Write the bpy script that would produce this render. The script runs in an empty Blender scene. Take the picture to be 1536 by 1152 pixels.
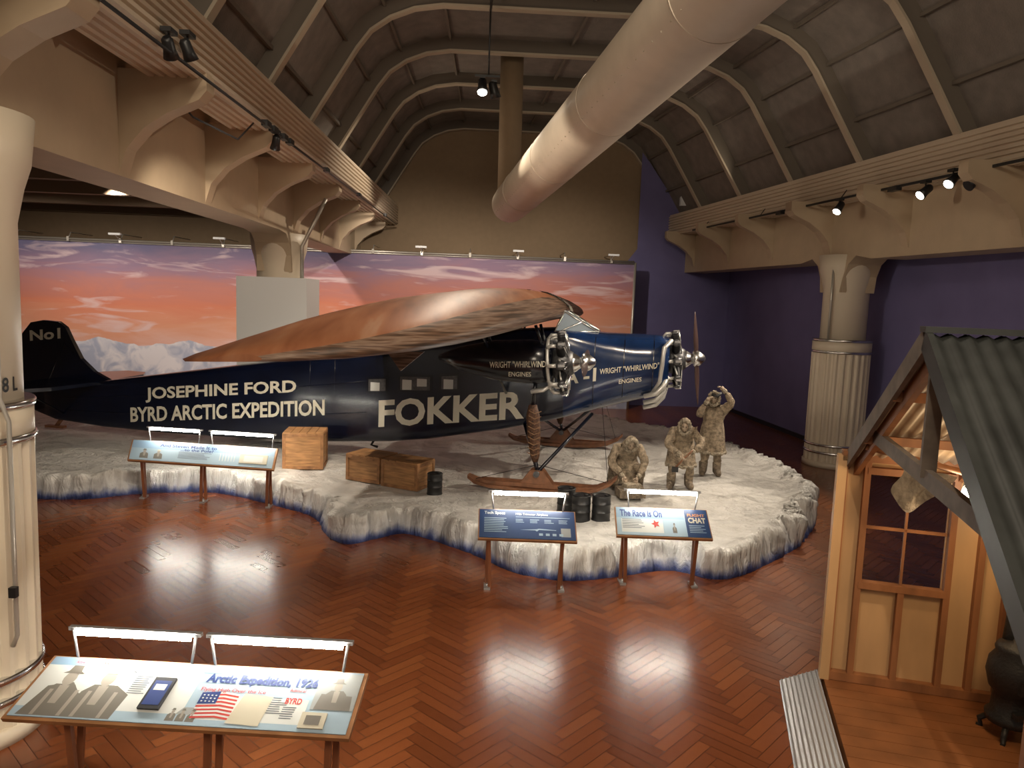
import bpy, bmesh, math, random
from mathutils import Matrix, Vector, noise
from mathutils.geometry import delaunay_2d_cdt
random.seed(7)
SC=bpy.context.scene
COL=bpy.context.collection
SC.view_settings.view_transform='Standard'
rad=math.radians

# ---------------------------------------------------------------- materials
def nd(nt,t,**kw):
    n=nt.nodes.new(t)
    for k,v in kw.items(): setattr(n,k,v)
    return n
def base(name):
    m=bpy.data.materials.new(name); m.use_nodes=True
    nt=m.node_tree; return m,nt,nt.nodes["Principled BSDF"]
def c4(c,f=1): return (min(1,c[0]*f),min(1,c[1]*f),min(1,c[2]*f),1)
def mat(name,col,rough=.6,metal=0,var=0,scale=5,bump=0,bscale=20,es=0,coat=0,stretch=(1,1,1),ecol=None,alpha=1,spec=.5):
    m,nt,b=base(name)
    b.inputs["Base Color"].default_value=c4(col)
    b.inputs["Roughness"].default_value=rough
    b.inputs["Metallic"].default_value=metal
    b.inputs["Specular IOR Level"].default_value=spec
    if coat: b.inputs["Coat Weight"].default_value=coat; b.inputs["Coat Roughness"].default_value=.12
    if es:
        b.inputs["Emission Color"].default_value=c4(ecol or col); b.inputs["Emission Strength"].default_value=es
    if alpha<1: b.inputs["Alpha"].default_value=alpha
    if var or bump:
        tc=nd(nt,"ShaderNodeTexCoord"); mp=nd(nt,"ShaderNodeMapping"); mp.inputs["Scale"].default_value=stretch
        nt.links.new(tc.outputs["Object"],mp.inputs[0])
    if var:
        n=nd(nt,"ShaderNodeTexNoise"); n.inputs["Scale"].default_value=scale; n.inputs["Detail"].default_value=4
        nt.links.new(mp.outputs[0],n.inputs["Vector"])
        r=nd(nt,"ShaderNodeValToRGB"); r.color_ramp.elements[0].position=.3; r.color_ramp.elements[1].position=.7
        r.color_ramp.elements[0].color=c4(col,1-var); r.color_ramp.elements[1].color=c4(col,1+var)
        nt.links.new(n.outputs["Fac"],r.inputs[0]); nt.links.new(r.outputs[0],b.inputs["Base Color"])
    if bump:
        n=nd(nt,"ShaderNodeTexNoise"); n.inputs["Scale"].default_value=bscale; n.inputs["Detail"].default_value=5
        nt.links.new(mp.outputs[0],n.inputs["Vector"])
        bp=nd(nt,"ShaderNodeBump"); bp.inputs["Strength"].default_value=min(1,bump); bp.inputs["Distance"].default_value=.05
        nt.links.new(n.outputs["Fac"],bp.inputs["Height"]); nt.links.new(bp.outputs[0],b.inputs["Normal"])
    return m
def ramp(nt,stops):
    r=nd(nt,"ShaderNodeValToRGB"); cr=r.color_ramp
    cr.elements[0].position=stops[0][0]; cr.elements[0].color=c4(stops[0][1])
    cr.elements[1].position=stops[-1][0]; cr.elements[1].color=c4(stops[-1][1])
    for p,c in stops[1:-1]:
        e=cr.elements.new(p); e.color=c4(c)
    return r
def math_n(nt,op,a,b=None):
    n=nd(nt,"ShaderNodeMath",operation=op)
    for i,x in enumerate((a,b)):
        if x is None: continue
        if isinstance(x,(int,float)): n.inputs[i].default_value=x
        else: nt.links.new(x,n.inputs[i])
    return n.outputs[0]
def mixc(nt,f,a,b):
    n=nd(nt,"ShaderNodeMix",data_type='RGBA')
    for i,x in ((0,f),(6,a),(7,b)):
        if isinstance(x,(int,float)): n.inputs[i].default_value=x
        elif isinstance(x,tuple): n.inputs[i].default_value=c4(x)
        else: nt.links.new(x,n.inputs[i])
    return n.outputs[2]

TAN=(.47,.365,.25)
M={}
M['conc']=mat("painted_concrete",TAN,.55,var=.06,scale=2,bump=.08,bscale=6)
M['beam']=mat("fluted_beam_paint",(.58,.48,.365),.5)
M['ribs']=mat("rib_paint",(.43,.36,.27),.55)
M['vault']=mat("vault_panel",(.185,.16,.14),.8,var=.15,scale=3,bump=.35,bscale=30)
M['vaultdark']=mat("purlin",(.15,.125,.10),.7)
M['endwall']=mat("end_wall_plaster",(.27,.19,.115),.8,var=.05)
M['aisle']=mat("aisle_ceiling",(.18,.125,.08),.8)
M['col']=mat("column_paint",(.64,.55,.43),.45,bump=.03,bscale=8)
M['chrome']=mat("chrome_ring",(.7,.7,.7),.2,metal=1)
M['blue']=mat("blue_wall_paint",(.15,.135,.29),.75,var=.08,scale=1.2)
M['white']=mat("white_paint",(.72,.73,.74),.5)
M['duct']=mat("duct_paint",(.55,.47,.375),.45,var=.05,scale=3,bump=.12,bscale=1.2)
M['black']=mat("black_metal",(.012,.012,.013),.4)
M['iron']=mat("cast_iron",(.015,.014,.014),.5,bump=.2,bscale=40)
M['wood']=mat("stand_wood",(.20,.07,.03),.4,var=.3,scale=10,stretch=(1,1,.15))
M['crate']=mat("crate_wood",(.40,.205,.085),.6,var=.35,scale=7,stretch=(.5,.5,4))
M['cratedk']=mat("crate_frame_wood",(.32,.155,.065),.6,var=.35,scale=9,stretch=(1,1,1))
M['navy']=mat("navy_fabric",(.003,.006,.021),.26,var=.3,scale=2,bump=.08,bscale=2.5,coat=.3)
M['navy2']=mat("navy_cowl",(.006,.022,.078),.2,var=.2,scale=3,coat=.6,bump=.12,bscale=3)
M['navydk']=mat("nacelle_paint",(.004,.005,.012),.25,coat=.4)
M['letter']=mat("lettering_paint",(.76,.72,.60),.5)
M['silver']=mat("aluminium",(.72,.72,.72),.25,metal=1)
M['greym']=mat("engine_grey",(.10,.10,.105),.4,metal=.6,var=.3,scale=20)
M['fin']=mat("cylinder_fins",(.035,.035,.038),.4,metal=.5)
M['exh']=mat("exhaust_pipe",(.62,.61,.58),.35,metal=.5)
M['propm']=mat("propeller_blade",(.07,.04,.036),.3,metal=.3)
M['lace']=mat("laced_strut",(.09,.04,.02),.6,var=.7,scale=26,bump=.5,bscale=30)
M['lacest']=mat("lace_cord",(.22,.12,.06),.6)
M['skiw']=mat("ski_wood",(.20,.085,.04),.5,var=.3,scale=8)
M['glass']=mat("window_glass",(.26,.31,.36),.08)
M['pane']=mat("window_pane_lit",(.60,.61,.60),.3)  # light grey stands in for the bright inside behind the pane
M['fur']=mat("sculpted_fur_parka",(.30,.235,.165),.9,var=.5,scale=13,bump=1,bscale=30)
M['fur2']=mat("sculpted_trousers",(.21,.165,.12),.9,var=.5,scale=14,bump=1,bscale=34)
M['skin']=mat("sculpted_face",(.40,.31,.23),.75,var=.2,scale=20)
M['ruff']=mat("hood_ruff_fur",(.38,.32,.24),.95,var=.5,scale=30,bump=1,bscale=50)
M['tube']=mat("fluorescent_tube",(1,.97,.86),.5,es=100,ecol=(1,.95,.82))
M['lamp']=mat("lamp_lens",(1,.95,.8),.5,es=25,ecol=(1,.93,.78))
M['boardw']=mat("panel_edge_wood",(.33,.16,.07),.4,var=.2,scale=6)
M['cwood']=mat("cabin_stud_wood",(.28,.115,.045),.55,var=.3,scale=6,stretch=(1,1,.2))
M['rake']=mat("weathered_rake_board",(.15,.12,.095),.7,var=.3,scale=6)
M['cply']=mat("cabin_plywood",(.54,.33,.16),.6,var=.15,scale=2.5,stretch=(1,1,.3))
M['cfloor']=mat("cabin_floor_boards",(.24,.09,.032),.4,var=.25,scale=3)
M['roofdk']=mat("corrugated_roof",(.030,.032,.030),.5,var=.3,scale=4)
M['rooflt']=mat("corrugated_underside",(.38,.30,.22),.55,var=.2,scale=3)
M['graymetal']=mat("ramp_aluminium",(.42,.42,.43),.35,metal=.6)
M['cloth']=mat("hanging_hide",(.20,.17,.14),.9,var=.3,scale=9,bump=.6)
M['pipe']=mat("galvanised_pipe",(.5,.47,.42),.35,metal=.6)
for k,c in dict(pblue=(.30,.45,.62),pwhite=(.74,.76,.74),pnavy=(.015,.05,.16),pred=(.6,.06,.05),pink=(.02,.05,.22),
                psepia=(.20,.18,.155),psep2=(.40,.36,.31),pcream=(.66,.60,.47),pblack=(.02,.02,.025),plt=(.42,.56,.68),
                pgrey=(.38,.40,.40),porange=(.65,.25,.08),ptext=(.10,.12,.16)).items():
    M[k]=mat("print_"+k,tuple(x*.62 for x in c),.4)

# wing veneer
def wing_mat():
    m,nt,b=base("wing_veneer")
    tc=nd(nt,"ShaderNodeTexCoord"); mp=nd(nt,"ShaderNodeMapping"); mp.inputs["Scale"].default_value=(2.6,.35,1); mp.inputs["Rotation"].default_value=(0,0,rad(12))
    nt.links.new(tc.outputs["Object"],mp.inputs[0])
    n=nd(nt,"ShaderNodeTexNoise"); n.inputs["Scale"].default_value=1.6; n.inputs["Detail"].default_value=7
    nt.links.new(mp.outputs[0],n.inputs["Vector"])
    r=ramp(nt,[(.3,(.13,.045,.02)),(.45,(.22,.08,.036)),(.58,(.27,.11,.052)),(.72,(.32,.175,.105))])
    nt.links.new(n.outputs["Fac"],r.inputs[0]); nt.links.new(r.outputs[0],b.inputs["Base Color"])
    b.inputs["Roughness"].default_value=.48; b.inputs["Specular IOR Level"].default_value=.4
    return m
M['wing']=wing_mat()
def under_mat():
    m,nt,b=base("wing_leading_edge_streaks")  # plywood streaks, their pale reflections put into the colour
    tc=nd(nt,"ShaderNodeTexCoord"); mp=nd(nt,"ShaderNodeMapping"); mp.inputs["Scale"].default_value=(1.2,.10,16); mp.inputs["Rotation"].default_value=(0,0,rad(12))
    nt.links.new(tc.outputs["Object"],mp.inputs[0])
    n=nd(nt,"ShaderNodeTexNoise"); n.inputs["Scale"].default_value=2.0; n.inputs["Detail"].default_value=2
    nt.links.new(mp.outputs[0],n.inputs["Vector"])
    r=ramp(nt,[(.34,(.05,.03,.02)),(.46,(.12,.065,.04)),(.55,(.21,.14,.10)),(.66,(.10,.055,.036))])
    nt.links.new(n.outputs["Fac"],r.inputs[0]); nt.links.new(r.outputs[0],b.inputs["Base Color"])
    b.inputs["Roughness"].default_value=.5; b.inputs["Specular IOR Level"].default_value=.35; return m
M['under']=under_mat()
def ice_mat():
    m,nt,b=base("painted_ice")
    tc=nd(nt,"ShaderNodeTexCoord"); sp=nd(nt,"ShaderNodeSeparateXYZ"); nt.links.new(tc.outputs["Object"],sp.inputs[0])
    mp=nd(nt,"ShaderNodeMapping"); mp.inputs["Scale"].default_value=(1,1,.2); nt.links.new(tc.outputs["Object"],mp.inputs[0])
    n=nd(nt,"ShaderNodeTexNoise"); n.inputs["Scale"].default_value=5; n.inputs["Detail"].default_value=6; nt.links.new(mp.outputs[0],n.inputs["Vector"])
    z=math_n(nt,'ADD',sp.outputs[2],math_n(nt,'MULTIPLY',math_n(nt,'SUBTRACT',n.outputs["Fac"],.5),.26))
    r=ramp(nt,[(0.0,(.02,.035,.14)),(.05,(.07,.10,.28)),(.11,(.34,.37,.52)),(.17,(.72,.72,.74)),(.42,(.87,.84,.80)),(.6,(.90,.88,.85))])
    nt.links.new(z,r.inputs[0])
    n2=nd(nt,"ShaderNodeTexNoise"); n2.inputs["Scale"].default_value=1.6; n2.inputs["Detail"].default_value=8; n2.inputs["Distortion"].default_value=1.0; nt.links.new(tc.outputs["Object"],n2.inputs["Vector"])
    r2=ramp(nt,[(.36,(.64,.63,.62)),(.46,(.88,.88,.87)),(.58,(1,1,1))]); nt.links.new(n2.outputs["Fac"],r2.inputs[0])
    mx=nd(nt,"ShaderNodeMix",data_type='RGBA',blend_type='MULTIPLY'); mx.inputs[0].default_value=.85
    nt.links.new(r.outputs[0],mx.inputs[6]); nt.links.new(r2.outputs[0],mx.inputs[7])
    nt.links.new(mx.outputs[2],b.inputs["Base Color"])
    b.inputs["Roughness"].default_value=.4
    mp3=nd(nt,"ShaderNodeMapping"); mp3.inputs["Scale"].default_value=(1,1,.22); nt.links.new(tc.outputs["Object"],mp3.inputs[0])
    n3=nd(nt,"ShaderNodeTexNoise"); n3.inputs["Scale"].default_value=5.5; n3.inputs["Detail"].default_value=9; n3.inputs["Roughness"].default_value=.62; n3.inputs["Distortion"].default_value=.6; nt.links.new(mp3.outputs[0],n3.inputs["Vector"])
    bp=nd(nt,"ShaderNodeBump"); bp.inputs["Strength"].default_value=.95; bp.inputs["Distance"].default_value=.18
    nt.links.new(n3.outputs["Fac"],bp.inputs["Height"]); nt.links.new(bp.outputs[0],b.inputs["Normal"])
    return m
M['ice']=ice_mat()
def mural_mat():
    m,nt,b=base("arctic_sunset_mural")
    tc=nd(nt,"ShaderNodeTexCoord"); sp=nd(nt,"ShaderNodeSeparateXYZ"); nt.links.new(tc.outputs["Object"],sp.inputs[0])
    mp=nd(nt,"ShaderNodeMapping"); mp.inputs["Scale"].default_value=(.16,1,.8); mp.inputs["Rotation"].default_value=(0,.12,0); nt.links.new(tc.outputs["Object"],mp.inputs[0])
    n=nd(nt,"ShaderNodeTexNoise"); n.inputs["Scale"].default_value=1.5; n.inputs["Detail"].default_value=7; n.inputs["Roughness"].default_value=.6
    n.inputs["Distortion"].default_value=.8; nt.links.new(mp.outputs[0],n.inputs["Vector"])
    z=math_n(nt,'ADD',sp.outputs[2],math_n(nt,'MULTIPLY',math_n(nt,'SUBTRACT',n.outputs["Fac"],.5),1.8))
    xs=math_n(nt,'MULTIPLY',math_n(nt,'ADD',sp.outputs[0],6),-.03)
    z=math_n(nt,'ADD',z,xs)
    zz=math_n(nt,'DIVIDE',z,6.0)
    r=ramp(nt,[(.34,(.70,.42,.36)),(.46,(.66,.30,.19)),(.60,(.60,.20,.12)),(.71,(.45,.18,.16)),(.82,(.28,.17,.25)),(.95,(.13,.12,.23))])
    nt.links.new(zz,r.inputs[0])
    mp2=nd(nt,"ShaderNodeMapping"); mp2.inputs["Scale"].default_value=(.26,1,1.7); mp2.inputs["Rotation"].default_value=(0,.45,0); nt.links.new(tc.outputs["Object"],mp2.inputs[0])
    n2=nd(nt,"ShaderNodeTexNoise"); n2.inputs["Scale"].default_value=1.4; n2.inputs["Detail"].default_value=6; n2.inputs["Distortion"].default_value=1.2; nt.links.new(mp2.outputs[0],n2.inputs["Vector"])
    r2=ramp(nt,[(.54,(0,0,0)),(.68,(.7,.7,.7))]); nt.links.new(n2.outputs["Fac"],r2.inputs[0])
    sky=mixc(nt,r2.outputs[0],r.outputs[0],(.70,.54,.56))
    mp3=nd(nt,"ShaderNodeMapping"); mp3.inputs["Scale"].default_value=(.35,0,0); nt.links.new(tc.outputs["Object"],mp3.inputs[0])
    n3=nd(nt,"ShaderNodeTexNoise"); n3.inputs["Scale"].default_value=1.0; n3.inputs["Detail"].default_value=5; nt.links.new(mp3.outputs[0],n3.inputs["Vector"])
    hgt=math_n(nt,'ADD',math_n(nt,'MULTIPLY',n3.outputs["Fac"],1.7),1.15)
    isM=math_n(nt,'LESS_THAN',sp.outputs[2],hgt)
    n4=nd(nt,"ShaderNodeTexNoise"); n4.inputs["Scale"].default_value=1.6; n4.inputs["Detail"].default_value=5; n4.inputs["Distortion"].default_value=1; nt.links.new(tc.outputs["Object"],n4.inputs["Vector"])
    r4=ramp(nt,[(.4,(.40,.43,.56)),(.6,(.74,.71,.76))]); nt.links.new(n4.outputs["Fac"],r4.inputs[0])
    fin=mixc(nt,isM,sky,r4.outputs[0])
    nt.links.new(fin,b.inputs["Base Color"]); b.inputs["Roughness"].default_value=.6
    return m
M['mural']=mural_mat()
def floor_mat():
    m,nt,b=base("herringbone_parquet")
    at=nd(nt,"ShaderNodeAttribute",attribute_name="plank")
    tc=nd(nt,"ShaderNodeTexCoord")
    n=nd(nt,"ShaderNodeTexNoise"); n.inputs["Scale"].default_value=9; n.inputs["Detail"].default_value=5; nt.links.new(tc.outputs["Object"],n.inputs["Vector"])
    f=math_n(nt,'ADD',math_n(nt,'MULTIPLY',at.outputs["Fac"],.8),math_n(nt,'MULTIPLY',n.outputs["Fac"],.25))
    r=ramp(nt,[(.05,(.130,.036,.011)),(.5,(.19,.054,.017)),(1,(.255,.080,.025))])
    nt.links.new(f,r.inputs[0]); nt.links.new(r.outputs[0],b.inputs["Base Color"])
    b.inputs["Specular IOR Level"].default_value=.5
    n2=nd(nt,"ShaderNodeTexNoise"); n2.inputs["Scale"].default_value=1.5; n2.inputs["Detail"].default_value=2; nt.links.new(tc.outputs["Object"],n2.inputs["Vector"])
    rr=math_n(nt,'ADD',math_n(nt,'MULTIPLY',n2.outputs["Fac"],.08),.20); nt.links.new(rr,b.inputs["Roughness"])
    return m
M['floor']=floor_mat()
M['floorbase']=mat("floor_gap",(.05,.016,.008),.4)

# ---------------------------------------------------------------- mesh builder
class B:
    def __init__(s,T=None): s.v=[];s.f=[];s.m=[];s.sm=[];s.T=T or Matrix()
    def add(s,vs,fs,mt,smooth=False,T=None):
        o=len(s.v); A=s.T@T if T else s.T
        s.v+= [A@Vector(p) for p in vs]
        for f in fs: s.f.append([i+o for i in f]); s.m.append(mt); s.sm.append(smooth)
    def box(s,c,sz,mt,rz=0,T=None):
        R=Matrix.Translation(c)@Matrix.Rotation(rz,4,'Z'); 
        if T: R=T@R
        x,y,z=[k/2 for k in sz]
        vs=[(-x,-y,-z),(x,-y,-z),(x,y,-z),(-x,y,-z),(-x,-y,z),(x,-y,z),(x,y,z),(-x,y,z)]
        s.add(vs,[(0,3,2,1),(4,5,6,7),(0,1,5,4),(1,2,6,5),(2,3,7,6),(3,0,4,7)],mt,False,R)
    def bar(s,p0,p1,w,h,mt,up=(0,0,1)):
        p0=Vector(p0);p1=Vector(p1);d=(p1-p0); L=d.length; d.normalize(); up=Vector(up)
        if abs(d.dot(up))>.98: up=Vector((1,0,0)) if abs(d.x)<.9 else Vector((0,1,0))
        sd=d.cross(up).normalized(); u=sd.cross(d)
        vs=[]
        for p in (p0,p1):
            for a,b in ((-1,-1),(1,-1),(1,1),(-1,1)): vs.append(p+sd*a*w/2+u*b*h/2)
        s.add(vs,[(3,2,1,0),(4,5,6,7),(0,1,5,4),(1,2,6,5),(2,3,7,6),(3,0,4,7)],mt)
    def path(s,pts,rs,mt,n=10,cap=True,sx=1):
        pts=[Vector(p) for p in pts]; rings=[]
        if not isinstance(rs,(list,tuple)): rs=[rs]*len(pts)
        prev=None
        for i,p in enumerate(pts):
            d=(pts[min(i+1,len(pts)-1)]-pts[max(i-1,0)]).normalized()
            if prev is None:
                a=Vector((0,0,1)) if abs(d.z)<.9 else Vector((1,0,0))
            else: a=prev
            u=(a-d*a.dot(d)).normalized(); w=d.cross(u); prev=u
            rings.append([p+(u*math.cos(t)+w*math.sin(t)*sx)*rs[i] for t in [2*math.pi*k/n for k in range(n)]])
        s.loft(rings,mt,cap,True)
    def loft(s,rings,mt,cap=True,smooth=True,mf=None,closed=True):
        n=len(rings[0]); vs=[p for r in rings for p in r]; o=len(s.v)
        K=n if closed else n-1
        if mf is None: s.add(vs,[(i*n+k,i*n+(k+1)%n,(i+1)*n+(k+1)%n,(i+1)*n+k) for i in range(len(rings)-1) for k in range(K)],mt,smooth)
        else:
            s.add(vs,[],mt)
            for i in range(len(rings)-1):
                for k in range(K):
                    s.f.append([o+i*n+k,o+i*n+(k+1)%n,o+(i+1)*n+(k+1)%n,o+(i+1)*n+k]); s.m.append(mf(i,k)); s.sm.append(smooth)
        if cap:
            s.f.append([o+k for k in range(n)][::-1]); s.m.append(mt); s.sm.append(False)
            s.f.append([o+(len(rings)-1)*n+k for k in range(n)]); s.m.append(mt); s.sm.append(False)
    def lathe(s,c,prof,mt,n=32,axis='Z',cap=True,mf=None,T=None):
        rings=[]
        for h,r in prof:
            ring=[]
            for k in range(n):
                t=2*math.pi*k/n
                if axis=='Z': p=Vector((r*math.cos(t),r*math.sin(t),h))
                else: p=Vector((h,r*math.cos(t),r*math.sin(t)))
                if T: p=T@p
                ring.append(Vector(c)+p)
            rings.append(ring)
        s.loft(rings,mt,cap,True,mf)
    def prism(s,poly,mp,t0,t1,mt,smooth=False):
        n=len(poly); vs=[mp(a,b,t0) for a,b in poly]+[mp(a,b,t1) for a,b in poly]
        s.add(vs,[list(range(n))[::-1],list(range(n,2*n))]+[(i,(i+1)%n,n+(i+1)%n,n+i) for i in range(n)],mt,smooth)
    def build(s,name,parent=None,auto=True):
        me=bpy.data.meshes.new(name); me.from_pydata([tuple(p) for p in s.v],[],s.f)
        keys=[]
        for k in s.m:
            if k not in keys: keys.append(k)
        for k in keys: me.materials.append(M[k])
        me.polygons.foreach_set("material_index",[keys.index(k) for k in s.m])
        me.polygons.foreach_set("use_smooth",s.sm); me.update()
        bm=bmesh.new(); bm.from_mesh(me); bmesh.ops.recalc_face_normals(bm,faces=bm.faces); bm.to_mesh(me); bm.free()
        o=bpy.data.objects.new(name,me); COL.objects.link(o)
        if parent: o.parent=parent
        return o
def group(name):
    e=bpy.data.objects.new(name,None); COL.objects.link(e); e.empty_display_size=.2; return e
_tc={}
def text_geo(body,bold=.0):
    key=(body,bold)
    if key in _tc: return _tc[key]
    cu=bpy.data.curves.new("t",'FONT'); cu.body=body; cu.size=1; cu.offset=bold; cu.resolution_u=3
    ob=bpy.data.objects.new("t",cu); COL.objects.link(ob)
    dg=bpy.context.evaluated_depsgraph_get(); me=bpy.data.meshes.new_from_object(ob.evaluated_get(dg))
    vs=[v.co.copy() for v in me.vertices]; fs=[tuple(p.vertices) for p in me.polygons]
    bpy.data.objects.remove(ob); bpy.data.meshes.remove(me)
    x0=min(v.x for v in vs);x1=max(v.x for v in vs);y0=min(v.y for v in vs);y1=max(v.y for v in vs)
    vs=[((v.x-x0)/(x1-x0),(v.y-y0)/(y1-y0)) for v in vs]
    _tc[key]=(vs,fs,(x1-x0)/(y1-y0)); return _tc[key]
def put_text(b,body,mp,mt,bold=.02):
    vs,fs,asp=text_geo(body,bold); b.add([mp(u,v) for u,v in vs],fs,mt)

# ---------------------------------------------------------------- camera
cam=bpy.data.cameras.new("camera"); co=bpy.data.objects.new("camera",cam); COL.objects.link(co)
cam.sensor_width=36; cam.lens=1130*36/1536; cam.clip_start=.05
Rm=Matrix.Rotation(rad(-2.7),3,'Z')@Matrix.Rotation(rad(90-6.5),3,'X')@Matrix.Rotation(rad(2.1),3,'Z')
co.matrix_world=Matrix.Translation((0,0,4.1))@Rm.to_4x4()
SC.camera=co

# ---------------------------------------------------------------- floor (herringbone mesh)
def make_floor():
    W=.13; n=5; vs=[];fs=[];val=[]
    c,s=math.cos(rad(45)),math.sin(rad(45))
    g=.003
    def ok(x,y): return -14<x<13 and 2<y<31
    def rect(x0,y0,w,h):
        x0*=W;y0*=W;w*=W;h*=W
        cx,cy=x0+w/2,y0+h/2; X=c*cx-s*cy; Y=s*cx+c*cy+16
        if not ok(X,Y): return
        o=len(vs)
        for a,b_ in ((x0+g,y0+g),(x0+w-g,y0+g),(x0+w-g,y0+h-g),(x0+g,y0+h-g)):
            vs.append((c*a-s*b_,s*a+c*b_+16,0))
        fs.append((o,o+1,o+2,o+3)); val.append(random.random()*.65+(.35 if w>h else 0))
    R=int(22/W)
    for k in range(-R,R):
        for mm in range(-R//(2*n)-20,R//(2*n)+20):
            x=k+2*n*mm
            if abs(x)<R: rect(x,k,n,1)
            y=k-2*n+1+2*n*mm
            if abs(y)<R: rect(k,y,1,n)
    o=len(vs); vs.extend([(-20,-6,-.004),(16,-6,-.004),(16,32,-.004),(-20,32,-.004)]); fs.append((o,o+1,o+2,o+3)); val.append(.3)
    me=bpy.data.meshes.new("floor"); me.from_pydata(vs,[],fs)
    a=me.attributes.new("plank",'FLOAT','FACE'); a.data.foreach_set("value",val)
    me.materials.append(M['floor']); me.materials.append(M['floorbase']); me.polygons[len(fs)-1].material_index=1
    ob=bpy.data.objects.new("floor",me); COL.objects.link(ob)
make_floor()

# ---------------------------------------------------------------- room shell
def XR(x,Y): return x+.112*(30-Y)
def XL(x,Y): return x-.018*(30-Y)
PROF=[(-4.5,7.2,0),(-3.7,8.5,0),(-2.95,9.7,0),(-2.6,10.15,0),(-2.1,10.5,0),(-1.5,10.74,0),(-.8,10.85,0),(1.8,10.85,.5),
      (4.3,10.85,1),(5.0,10.74,1),(5.6,10.5,1),(6.1,10.15,1),(6.45,9.7,1),(7.2,8.5,1),(8.0,7.2,1)]
def prof(Y,off=0):
    P=[(XL(x,Y) if w==0 else XR(x,Y) if w==1 else (XL(x,Y)+XR(x,Y))/2, z) for x,z,w in PROF]
    if off==0: return P
    out=[]
    for i in range(len(P)):
        a=P[max(i-1,0)]; c_=P[min(i+1,len(P)-1)]
        tx,tz=c_[0]-a[0],c_[1]-a[1]; l=math.hypot(tx,tz); out.append((P[i][0]+tz/l*off,P[i][1]-tx/l*off))
    return out
b=B()
ys=[-4,2,8,14,20,26,30.3]
rings=[[ (x,Y,z) for x,z in prof(Y)] for Y in ys]
b.loft(rings,'vault',cap=False,smooth=False,closed=False)
for i in (1,2,4,6,7,8,10,12,13):
    p=prof(-4,.06)[i]; q=prof(30.2,.06)[i]
    b.bar((p[0],-4,p[1]),(q[0],30.2,q[1]),.06,.08,'vaultdark')
b.build("ceiling")
b=B()
for Y in [30.1-3.1*i for i in range(11)]:
    P0=prof(Y,-.02); P1=prof(Y,.34)
    n=len(P0); vs=[(x,Y-.07,z) for x,z in P0]+[(x,Y+.07,z) for x,z in P0]+[(x,Y+.07,z) for x,z in P1]+[(x,Y-.07,z) for x,z in P1]
    fs=[]
    for i in range(n-1):
        for a,c_ in ((0,1),(1,2),(2,3),(3,0)): fs.append((a*n+i,a*n+i+1,c_*n+i+1,c_*n+i))
    b.add(vs,fs,'vaultdark')
    P2=prof(Y,.31); P3=prof(Y,.36)
    vs=[(x,Y-.11,z) for x,z in P2]+[(x,Y+.11,z) for x,z in P2]+[(x,Y+.11,z) for x,z in P3]+[(x,Y-.11,z) for x,z in P3]
    b.add(vs,fs,'ribs')
b.build("ceiling_trim_ribs")
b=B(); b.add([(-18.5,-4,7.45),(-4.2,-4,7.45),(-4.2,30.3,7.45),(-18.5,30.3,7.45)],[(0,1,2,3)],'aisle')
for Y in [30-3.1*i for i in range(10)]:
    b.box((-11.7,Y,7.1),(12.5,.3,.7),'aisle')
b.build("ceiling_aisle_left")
b=B(); b.add([(XR(7.9,-4),-4,7.45),(14,-4,7.45),(14,30.3,7.45),(7.9,30.3,7.45)],[(0,1,2,3)],'conc'); b.build("ceiling_aisle_right")
b=B(); P=prof(30.25); n=len(P)
b.add([(x,30.25,z) for x,z in P]+[(P[-1][0],30.25,0),(P[0][0],30.25,0)],[list(range(n+2))],'endwall')
b.add([(-18.5,30.25,0),(P[0][0],30.25,0),(P[0][0],30.25,7.6),(-18.5,30.25,7.6)],[(0,1,2,3)],'endwall')
b.build("wall_far")
b=B(); b.add([(-18.4,-4,0),(-18.4,30.3,0),(-18.4,30.3,7.6),(-18.4,-4,7.6)],[(0,1,2,3)],'endwall'); b.build("wall_left")
b=B()
b.add([(5.7,29.84,0),(10.05,29.84,0),(10.05,29.84,7.4),(8.3,29.84,7.4),(7.3,29.84,8.4),(6.45,29.84,9.55),(6.15,29.84,9.9),(6.15,29.84,6.2),(5.7,29.84,5.6)],[(0,1,2,3,4,5,6,7,8)],'blue')
b.build("wall_far_blue")
b=B()
b.prism([(9.9,29.9),(10.75,16),(12.2,-4),(12.4,-4),(10.95,16),(10.1,29.9)],lambda a,c_,t:(a,c_,t),0,7.45,'blue')
b.build("wall_right")
b=B(); b.prism([(9.86,29.9),(10.71,16),(12.16,-4),(12.2,-4),(10.75,16),(9.9,29.9)],lambda a,c_,t:(a,c_,t),0,.14,'black'); b.build("baseboard_right")

def fluted(name,x0,x1,side):
    b=B(); ya,yb=-4,30.0
    def X(y): return x0+(x1-x0)*(30-y)/34.0
    pf=[]; k=7
    pf.append((-.75,7.55)); pf.append((0,7.55))
    for i in range(k):
        zz=7.5-i*.1; pf+= [(.0,zz),(.045,zz-.015),(.045,zz-.065),(0,zz-.08)]
    pf.append((0,6.8))
    for i in range(5):
        dd=-.04-i*.14; pf+=[(dd,6.8),(dd-.02,6.76),(dd-.09,6.76),(dd-.11,6.8)]
    pf.append((-.75,6.8))
    rr=[[ (X(y)+side*d,y,z) for d,z in pf] for y in (ya,yb)]
    b.loft(rr,'beam',cap=True,smooth=False); return b.build(name)
fluted("ceiling_trim_beam_left",-3.3,-3.9,1)
fluted("ceiling_trim_beam_right",7.36,7.36+.112*34,-1)

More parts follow.
